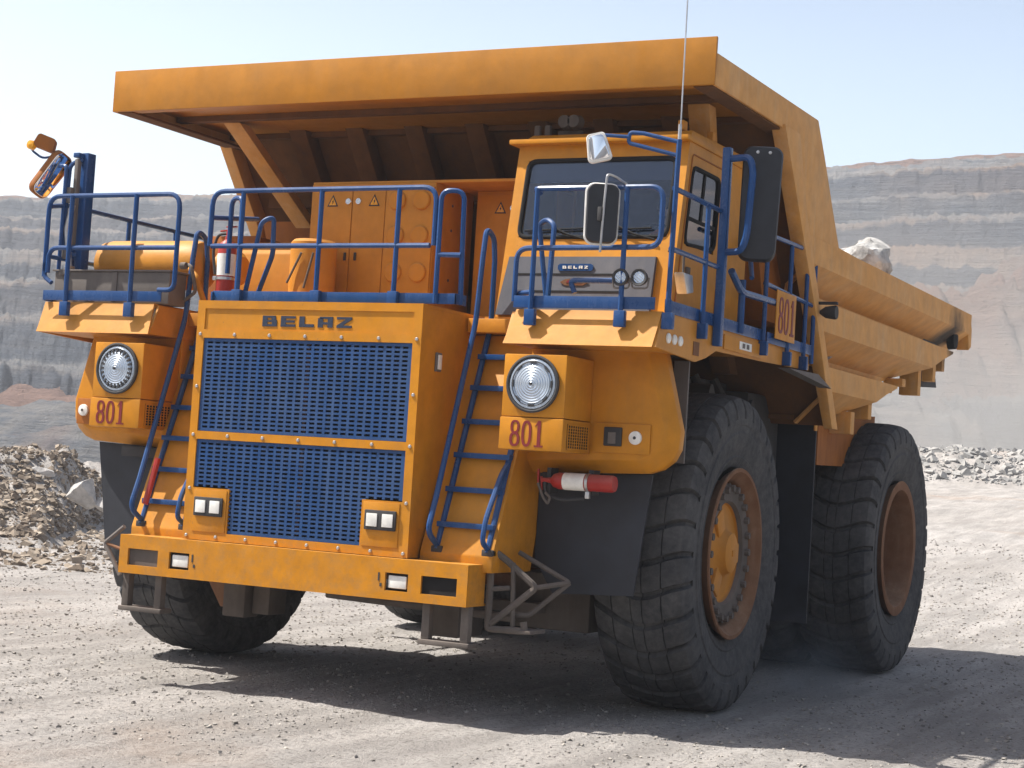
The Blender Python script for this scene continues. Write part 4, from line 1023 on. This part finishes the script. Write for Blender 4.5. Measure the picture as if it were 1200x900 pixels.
# ---- pit wall: benches of rock face and scree --------------------------------
def rock_mat(name, warm=0.0):
    m, nt, b, out = new_mat(name)
    v = coords(nt, (1, 1, 1)); vh = coords(nt, (.015, .015, .30)); vf = coords(nt, (.25, .25, .5))
    lay = noise(nt, vh, 1.0, 5, .6, .6)
    c = ramp(nt, lay, [(.25, (.12, .135, .16)), (.42, (.27, .27, .28)), (.50, (.16, .18, .21)), (.60, (.32, .305, .30)), (.70, (.19, .2, .22))])
    c = mixc(nt, ramp(nt, noise(nt, vf, 1.0, 8, .7), [(.38, 0.0), (.62, .55)]), c, (.36, .335, .31))
    patch = ramp(nt, noise(nt, v, .012, 6, .6), [(.46 - warm, 0.0), (.62 - warm, .75)])
    c = mixc(nt, patch, c, (.37, .25, .175))
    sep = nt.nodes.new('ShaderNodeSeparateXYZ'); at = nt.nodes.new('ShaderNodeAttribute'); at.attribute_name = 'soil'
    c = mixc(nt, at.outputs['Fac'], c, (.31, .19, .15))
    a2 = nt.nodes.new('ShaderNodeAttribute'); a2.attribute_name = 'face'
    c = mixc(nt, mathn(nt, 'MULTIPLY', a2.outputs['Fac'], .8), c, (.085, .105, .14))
    nt.links.new(c, b.inputs['Base Color']); b.inputs['Roughness'].default_value = 1; b.inputs['Specular IOR Level'].default_value = .1
    bump(nt, b, mathn(nt, 'ADD', noise(nt, v, .22, 9, .78), noise(nt, vh, 2.0, 6, .7)), 1.0, 3.5)
    return m
az = angles(1100, 180, .34)
# (distance factor along, height fraction) profile: rises from toe to rim, steep faces and sloping scree
prof = [(0, -.04), (.03, .02), (.10, .08), (.115, .17), (.22, .20), (.24, .30), (.33, .335), (.345, .42), (.40, .445), (.41, .50), (.48, .53), (.495, .60), (.56, .635), (.57, .69), (.64, .72), (.655, .80), (.80, .86), (.83, .92), (.93, .955), (.94, 1.0), (1.1, 1.005), (1.6, 1.01)]
# resample with many rows for the noise
pt = np.array(prof); seg = []
for k in range(len(pt) - 1):
    n = 7 if k < len(pt) - 3 else 4
    for q in range(n): seg.append(pt[k] * (1 - q / n) + pt[k + 1] * q / n)
seg.append(pt[-1]); seg = np.array(seg)
A, T_ = np.meshgrid(az, seg[:, 0]); _, Hf = np.meshgrid(az, seg[:, 1])
inview = np.clip(A, -.36, .36)
rimel = .1270 + (inview + .282) / .564 * .060 + .003 * (fbm(A * 30, A * 0, 51) - .5)
toe = 185 + 40 * sstep(-.3, .3, A) * 0 ; rimd = 520 - 90 * sstep(-.3, .3, inview)
wob = (fbm(A * 9, T_ * 3, 61, 4) - .5) * .035
D = toe + (rimd - toe) * (T_ + wob * np.clip(T_ * 4, 0, 1) * (T_ < 1.05)) + 600 * np.maximum(T_ - 1, 0)
Hh = rimel * rimd * (Hf + (fbm(A * 14, Hf * 5 + 9, 71, 4) - .5) * .028 * (Hf > .03) * (Hf < .985)) + CP.z * (Hf > .5)
Hh += (fbm(A * 160, T_ * 90, 81, 5, .65) - .5) * 3.2 * (Hf > .03) * (Hf < .99)
Hh += (fbm(A * 60, T_ * 0, 91, 4) - .5) * 1.5 * (Hf >= .99)
X = cx0 + D * (np.cos(A) * fwd[0] + np.sin(A) * rgt[0]); Y = cy0 + D * (np.cos(A) * fwd[1] + np.sin(A) * rgt[1])
X += 0
Hh[0] = -6
RM = rock_mat('bench_rock')
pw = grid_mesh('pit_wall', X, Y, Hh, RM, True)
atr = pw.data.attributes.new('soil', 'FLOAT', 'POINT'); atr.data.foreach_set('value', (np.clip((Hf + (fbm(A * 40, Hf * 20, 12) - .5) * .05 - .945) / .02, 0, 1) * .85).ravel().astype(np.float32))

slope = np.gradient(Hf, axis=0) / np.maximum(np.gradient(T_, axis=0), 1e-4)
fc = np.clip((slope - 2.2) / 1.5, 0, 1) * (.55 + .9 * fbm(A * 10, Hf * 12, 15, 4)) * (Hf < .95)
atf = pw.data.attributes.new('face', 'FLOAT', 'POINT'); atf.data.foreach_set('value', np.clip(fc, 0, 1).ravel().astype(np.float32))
# ---- spoil heaps in front of the wall ---------------------------------------
def heap(name, u0, dist, half_w, top, depth, mat, seed, soil=0.0, rough=1.0, base=-3):
    """a tipped ridge: azimuth centre u0 (rad), lateral half width (m), top height (m)"""
    s = np.linspace(-1, 1, 220); t = np.linspace(-1, 1, 80); S, TT = np.meshgrid(s, t)
    b = math.sin(u0) * dist + S * half_w; a = math.cos(u0) * dist + TT * depth
    prof_ = np.clip(1 - np.abs(S) ** 2.4, 0, 1) * (.62 + .55 * fbm(S * 4 + seed, S * 0 + 3, seed, 4))
    cross = np.clip(1.25 * (1 - np.abs(TT + .25 * (fbm(S * 5, TT, seed + 4) - .5))), 0, 1)
    Z = base + (top - base) * prof_ * sstep(0, 1, cross) + (fbm(S * 40, TT * 14, seed + 9, 5) - .5) * .09 * (top - base) * rough
    X = cx0 + a * fwd[0] + b * rgt[0]; Y = cy0 + a * fwd[1] + b * rgt[1]
    o = grid_mesh(name, X, Y, Z, mat, False)
    at = o.data.attributes.new('soil', 'FLOAT', 'POINT')
    at.data.foreach_set('value', (np.clip((fbm(S * 7, TT * 3, seed + 2) - .42) * 4, 0, 1) * soil).ravel().astype(np.float32))
    return o
heap('spoil_heap', .285, 260, 62, 36, 60, rock_mat('spoil_rock', .05), 3, .75, 1.9)
heap('spoil_heap', .18, 215, 40, 15, 30, RM, 5, .35, 1.8)
heap('spoil_heap', -.30, 185, 48, 6.4, 26, RM, 8, .8)
heap('spoil_heap', -.27, 160, 30, 4.0, 14, RM, 14, .3)
heap('spoil_heap', -.33, 240, 60, 12, 40, RM, 11, .9)
heap('spoil_heap', .24, 150, 45, 6.5, 16, RM, 17, .1, 2.2)

# ---- stones ------------------------------------------------------------------
def ico(sub=1):
    bm = bmesh.new(); bmesh.ops.create_icosphere(bm, subdivisions=sub, radius=1); v = np.array([p.co[:] for p in bm.verts]); f = np.array([[q.index for q in p.verts] for p in bm.faces]); bm.free(); return v, f
def block():
    v = np.array([(x, y, z) for x in (-.75, .75) for y in (-.75, .75) for z in (-.75, .75)], float)
    f = np.array([(0, 1, 3), (0, 3, 2), (4, 6, 7), (4, 7, 5), (0, 4, 5), (0, 5, 1), (2, 3, 7), (2, 7, 6), (0, 2, 6), (0, 6, 4), (1, 5, 7), (1, 7, 3)]); return v, f
def stones(name, P, S, mat, label, cat, sub=1, flat=.7, kind='stuff'):
    v0, f0 = ico(sub) if sub else block(); n = len(P); k = len(v0)
    q = rng.uniform(-1, 1, (n, 3, 3)); Q, _ = np.linalg.qr(q)
    sc_ = S[:, None] * rng.uniform(.55, 1.15, (n, 3)); sc_[:, 2] *= flat
    jit = 1 + rng.uniform(-.45, .30, (n, k, 3 if sub == 0 else 1))
    V = v0[None] * jit; V = np.einsum('nij,nkj->nki', Q, V) * sc_[:, None, :] + P[:, None, :]
    F = (f0[None] + (np.arange(n) * k)[:, None, None]).reshape(-1, 3)
    me = bpy.data.meshes.new(name); co = V.reshape(-1, 3); me.vertices.add(len(co)); me.vertices.foreach_set('co', co.ravel().astype(np.float32))
    me.loops.add(F.size); me.polygons.add(len(F)); me.loops.foreach_set('vertex_index', F.ravel().astype(np.int32))
    me.polygons.foreach_set('loop_start', np.arange(0, F.size, 3, dtype=np.int32)); me.polygons.foreach_set('loop_total', np.full(len(F), 3, dtype=np.int32))
    me.update(calc_edges=True); me.polygons.foreach_set('use_smooth', np.zeros(len(me.polygons), dtype=bool))
    tone = np.repeat(rng.uniform(0, 1, n), k).astype(np.float32); at = me.attributes.new('tone', 'FLOAT', 'POINT'); at.data.foreach_set('value', tone)
    me.materials.append(mat); o = bpy.data.objects.new(name, me); C.objects.link(o); o['kind'] = kind; o['label'] = label; o['category'] = cat
    return o
def stone_mat(name, dark, light, p=1.0):
    m, nt, b, out = new_mat(name)
    at = nt.nodes.new('ShaderNodeAttribute'); at.attribute_name = 'tone'
    v = coords(nt)
    c = mixc(nt, mathn(nt, 'POWER', at.outputs['Fac'], p), dark, light)
    c = mixc(nt, 1.0, c, ramp(nt, noise(nt, v, 9, 4, .6), [(.3, .8), (.7, 1.1)]), 'MULTIPLY')
    nt.links.new(c, b.inputs['Base Color']); b.inputs['Roughness'].default_value = .9; b.inputs['Specular IOR Level'].default_value = .25
    return m
SM = stone_mat('gravel_stone', (.15, .14, .13), (.42, .39, .35), .8); SL = stone_mat('rubble_stone', (.12, .092, .07), (.37, .31, .245), 1.1); SG = stone_mat('pale_rubble', (.27, .265, .255), (.36, .35, .335))
n = 34000
rr = 5 + 45 * rng.uniform(0, 1, n) ** 1.5; aa = rng.uniform(-.33, .33, n)
x = cx0 + rr * (np.cos(aa) * fwd[0] + np.sin(aa) * rgt[0]); y = cy0 + rr * (np.cos(aa) * fwd[1] + np.sin(aa) * rgt[1])
ss = .005 + .016 * rng.uniform(0, 1, n) ** 6 + .0005 * rr * rng.uniform(0, 1, n)
ok = fbm(x * .6, y * .3, 77) > .40 - .1 * (rng.uniform(0, 1, n))
x, y, ss = x[ok], y[ok], ss[ok]
z = gheight(x, y) + ss * .25
stones('loose_gravel', np.stack([x, y, z], -1), ss, SM, 'loose grey pebbles scattered over the haul road', 'gravel', 0)
# left bank rubble
n = 60000
aa = rng.uniform(-.36, -.10, n); edge = 31 + 24 * rng.uniform(0, 1, n) ** 1.1; rr = edge
x = cx0 + rr * (np.cos(aa) * fwd[0] + np.sin(aa) * rgt[0]); y = cy0 + rr * (np.cos(aa) * fwd[1] + np.sin(aa) * rgt[1])
hgt = gheight(x, y); ok = (hgt > .15) | (rng.uniform(0, 1, n) < .12); x, y, hgt = x[ok], y[ok], hgt[ok]
ss = .02 + .11 * rng.uniform(0, 1, len(x)) ** 5
stones('rubble_bank', np.stack([x, y, hgt + ss * .15], -1), ss, SL, 'brown and grey broken rock banked up at the left edge of the road', 'rubble', 0, .75)
n = 14000
aa = rng.uniform(.12, .33, n); rr = rng.uniform(86, 118, n)
x = cx0 + rr * (np.cos(aa) * fwd[0] + np.sin(aa) * rgt[0]); y = cy0 + rr * (np.cos(aa) * fwd[1] + np.sin(aa) * rgt[1])
hgt = gheight(x, y); ss = .05 + .30 * rng.uniform(0, 1, n) ** 6
ok = hgt > 3.0; x, y, hgt, ss = x[ok], y[ok], hgt[ok], ss[ok]
stones('rubble_heap', np.stack([x, y, hgt + ss * .1], -1), ss, SG, 'pale grey heap of broken rock across the road behind the rear wheel', 'rubble', 0, .8)

def rock(name, loc, size, seed, mat, label, cat='rock', group=None, sub=3, layers=0, rot=(0, 0, 0)):
    """one faceted rock: icosphere cut by random planes"""
    rg = random.Random(seed); bm = bmesh.new(); bmesh.ops.create_icosphere(bm, subdivisions=sub, radius=1)
    pl = []
    for k in range(13):
        d = Vector((rg.gauss(0, 1), rg.gauss(0, 1), rg.gauss(0, 1))).normalized(); pl.append((d, rg.uniform(.5, .82)))
    for v in bm.verts:
        for d, h in pl:
            t = v.co.dot(d)
            if t > h: v.co -= d * (t - h)
        v.co += Vector((rg.gauss(0, 1), rg.gauss(0, 1), rg.gauss(0, 1))) * .012
        if layers: v.co += Vector((1, 0, 0)) * .06 * math.sin(v.co.z * layers + v.co.y * 3)
        v.co = Vector((v.co.x * size[0], v.co.y * size[1], v.co.z * size[2]))
    mb = MB(); mb.bm(bm); o = mb.build(name, mat, None, ang=.3); o.location = loc; o.rotation_euler = rot
    o['label'] = label; o['category'] = cat
    if group: o['group'] = group
    return o
def boulder_mat(name, c1, c2, sc_=3):
    m, nt, b, out = new_mat(name); v = coords(nt)
    c = mixc(nt, ramp(nt, noise(nt, v, sc_, 7, .7), [(.38, 0.0), (.62, 1.0)]), c1, c2)
    nt.links.new(c, b.inputs['Base Color']); b.inputs['Roughness'].default_value = .9; bump(nt, b, noise(nt, v, sc_ * 3, 8, .75), .8, .05); return m
BMt = boulder_mat('pale_boulder', (.30, .29, .28), (.50, .48, .46)); BW = boulder_mat('white_ore', (.16, .155, .15), (.58, .57, .55), 2.6)
def cam_pt(u, v, dist):
    """placement worked out once from the survey of the photograph: a point at a distance along a bearing"""
    d = (F_ + R_ * ((u - 600) / 2065.2) - U_ * ((v - 450) / 2065.2)); d /= d.xy.length; return CP + d * dist
p = cam_pt(97, 577, 38.5)
rock('boulder', p, (.50, .42, .40), 6, BMt, 'large pale boulder on the rubble bank beside the left mud flap', 'boulder')
p = cam_pt(120, 592, 38.3); rock('boulder', p, (.24, .2, .17), 12, BMt, 'small bluish grey stone wedged under the right side of the large pale boulder', 'boulder')
p = cam_pt(53, 552, 39.5); rock('boulder', p, (.32, .25, .11), 9, BMt, 'flat light stone higher up the bank left of the large pale boulder', 'boulder', rot=(0, .3, .4))
# load in the dump body
v0 = np.linspace(-1, 1, 60); S, TT = np.meshgrid(v0, np.linspace(0, 1, 80))
X = S * 3.12; Y = 5.4 + TT * 6.2
Z = 3.7 + .95 * np.sqrt(np.clip(1 - S ** 2, 0, 1)) * np.sin(TT * PI) ** .6 + .55 * TT + (fbm(X * 2, Y * 2, 5) - .5) * .35
Z = np.where(np.abs(S) > .93, np.minimum(Z, 4.5), Z)
ld = grid_mesh('ore_load', X, Y, Z, boulder_mat('ore_rubble', (.22, .2, .19), (.5, .48, .46), 4), False, 'stuff'); ld['label'] = 'grey broken ore filling the dump body'; ld['category'] = 'ore'
rock('ore_rock', (2.72, 8.35, 4.98), (.42, .58, .56), 21, BW, 'largest white layered rock standing up above the side rail of the dump body', 'rock', sub=4, layers=14, rot=(.15, .15, .5))
rock('ore_rock', (2.65, 7.35, 4.93), (.30, .42, .26), 33, BW, 'smaller white rock lying in front of the largest one on the load', 'rock', sub=3, layers=12)
rock('ore_rock', (2.9, 10.0, 4.66), (.25, .55, .16), 44, boulder_mat('grey_ore', (.25, .26, .28), (.5, .5, .5)), 'flat grey rock poking up near the rear end of the side rail', 'rock')

# ---- air ---------------------------------------------------------------------
me = MB().box(-1200, 1200, -1200, 1200, -12, 130).build('haze', bpy.data.materials.new('dusty_air'), None, smooth=False)
hm = me.data.materials[0]; hm.use_nodes = True; nt = hm.node_tree; nt.nodes.clear()
o_ = nt.nodes.new('ShaderNodeOutputMaterial'); pv = nt.nodes.new('ShaderNodeVolumePrincipled'); nt.links.new(pv.outputs[0], o_.inputs['Volume'])
pv.inputs['Color'].default_value = (.86, .90, .97, 1); pv.inputs['Density'].default_value = .0009; pv.inputs['Anisotropy'].default_value = .3
me['kind'] = 'stuff'; me['label'] = 'thin dusty air over the pit'; me['category'] = 'haze'

def cloud(name, c, rad, dens, label):
    bm = bmesh.new(); bmesh.ops.create_uvsphere(bm, u_segments=32, v_segments=16, radius=1)
    for v in bm.verts: v.co = Vector((c[0] + v.co.x * rad[0], c[1] + v.co.y * rad[1], c[2] + v.co.z * rad[2]))
    mm = bpy.data.materials.new(name); mm.use_nodes = True; t = mm.node_tree; t.nodes.clear()
    oo = t.nodes.new('ShaderNodeOutputMaterial'); pp = t.nodes.new('ShaderNodeVolumePrincipled'); t.links.new(pp.outputs[0], oo.inputs['Volume'])
    pp.inputs['Color'].default_value = (.9, .88, .85, 1); tc = t.nodes.new('ShaderNodeTexCoord'); mp = t.nodes.new('ShaderNodeMapping'); mp.vector_type = 'POINT'
    mp.inputs['Location'].default_value = [-c[i] / rad[i] for i in range(3)]; mp.inputs['Scale'].default_value = [1 / q for q in rad]
    t.links.new(tc.outputs['Object'], mp.inputs[0])
    ln = t.nodes.new('ShaderNodeVectorMath'); ln.operation = 'LENGTH'; t.links.new(mp.outputs[0], ln.inputs[0])
    fo = mathn(t, 'SUBTRACT', 1.0, ln.outputs['Value'], True); fo = mathn(t, 'POWER', fo, 1.3)
    nz = ramp(t, noise(t, mp.outputs[0], 2.6, 4, .6), [(.35, .15), (.7, 1.0)])
    dn = mathn(t, 'MULTIPLY', mathn(t, 'MULTIPLY', fo, nz), dens * 2.2); t.links.new(dn, pp.inputs['Density'])
    o = MB().bm(bm).build(name, mm, None); o['kind'] = 'stuff'; o['label'] = label; o['category'] = 'dust'
pc = CP + (F_ * 1.0 + R_ * .27) * 150
cloud('dust_cloud', (pc.x, pc.y, 4), (60, 55, 26), .022, 'pale dust hanging over the road behind the truck')
cloud('dust_puff', (3.3, 5.2, .15), (.9, 1.7, .8), .32, 'small puff of dust rising beside the turning front wheel')
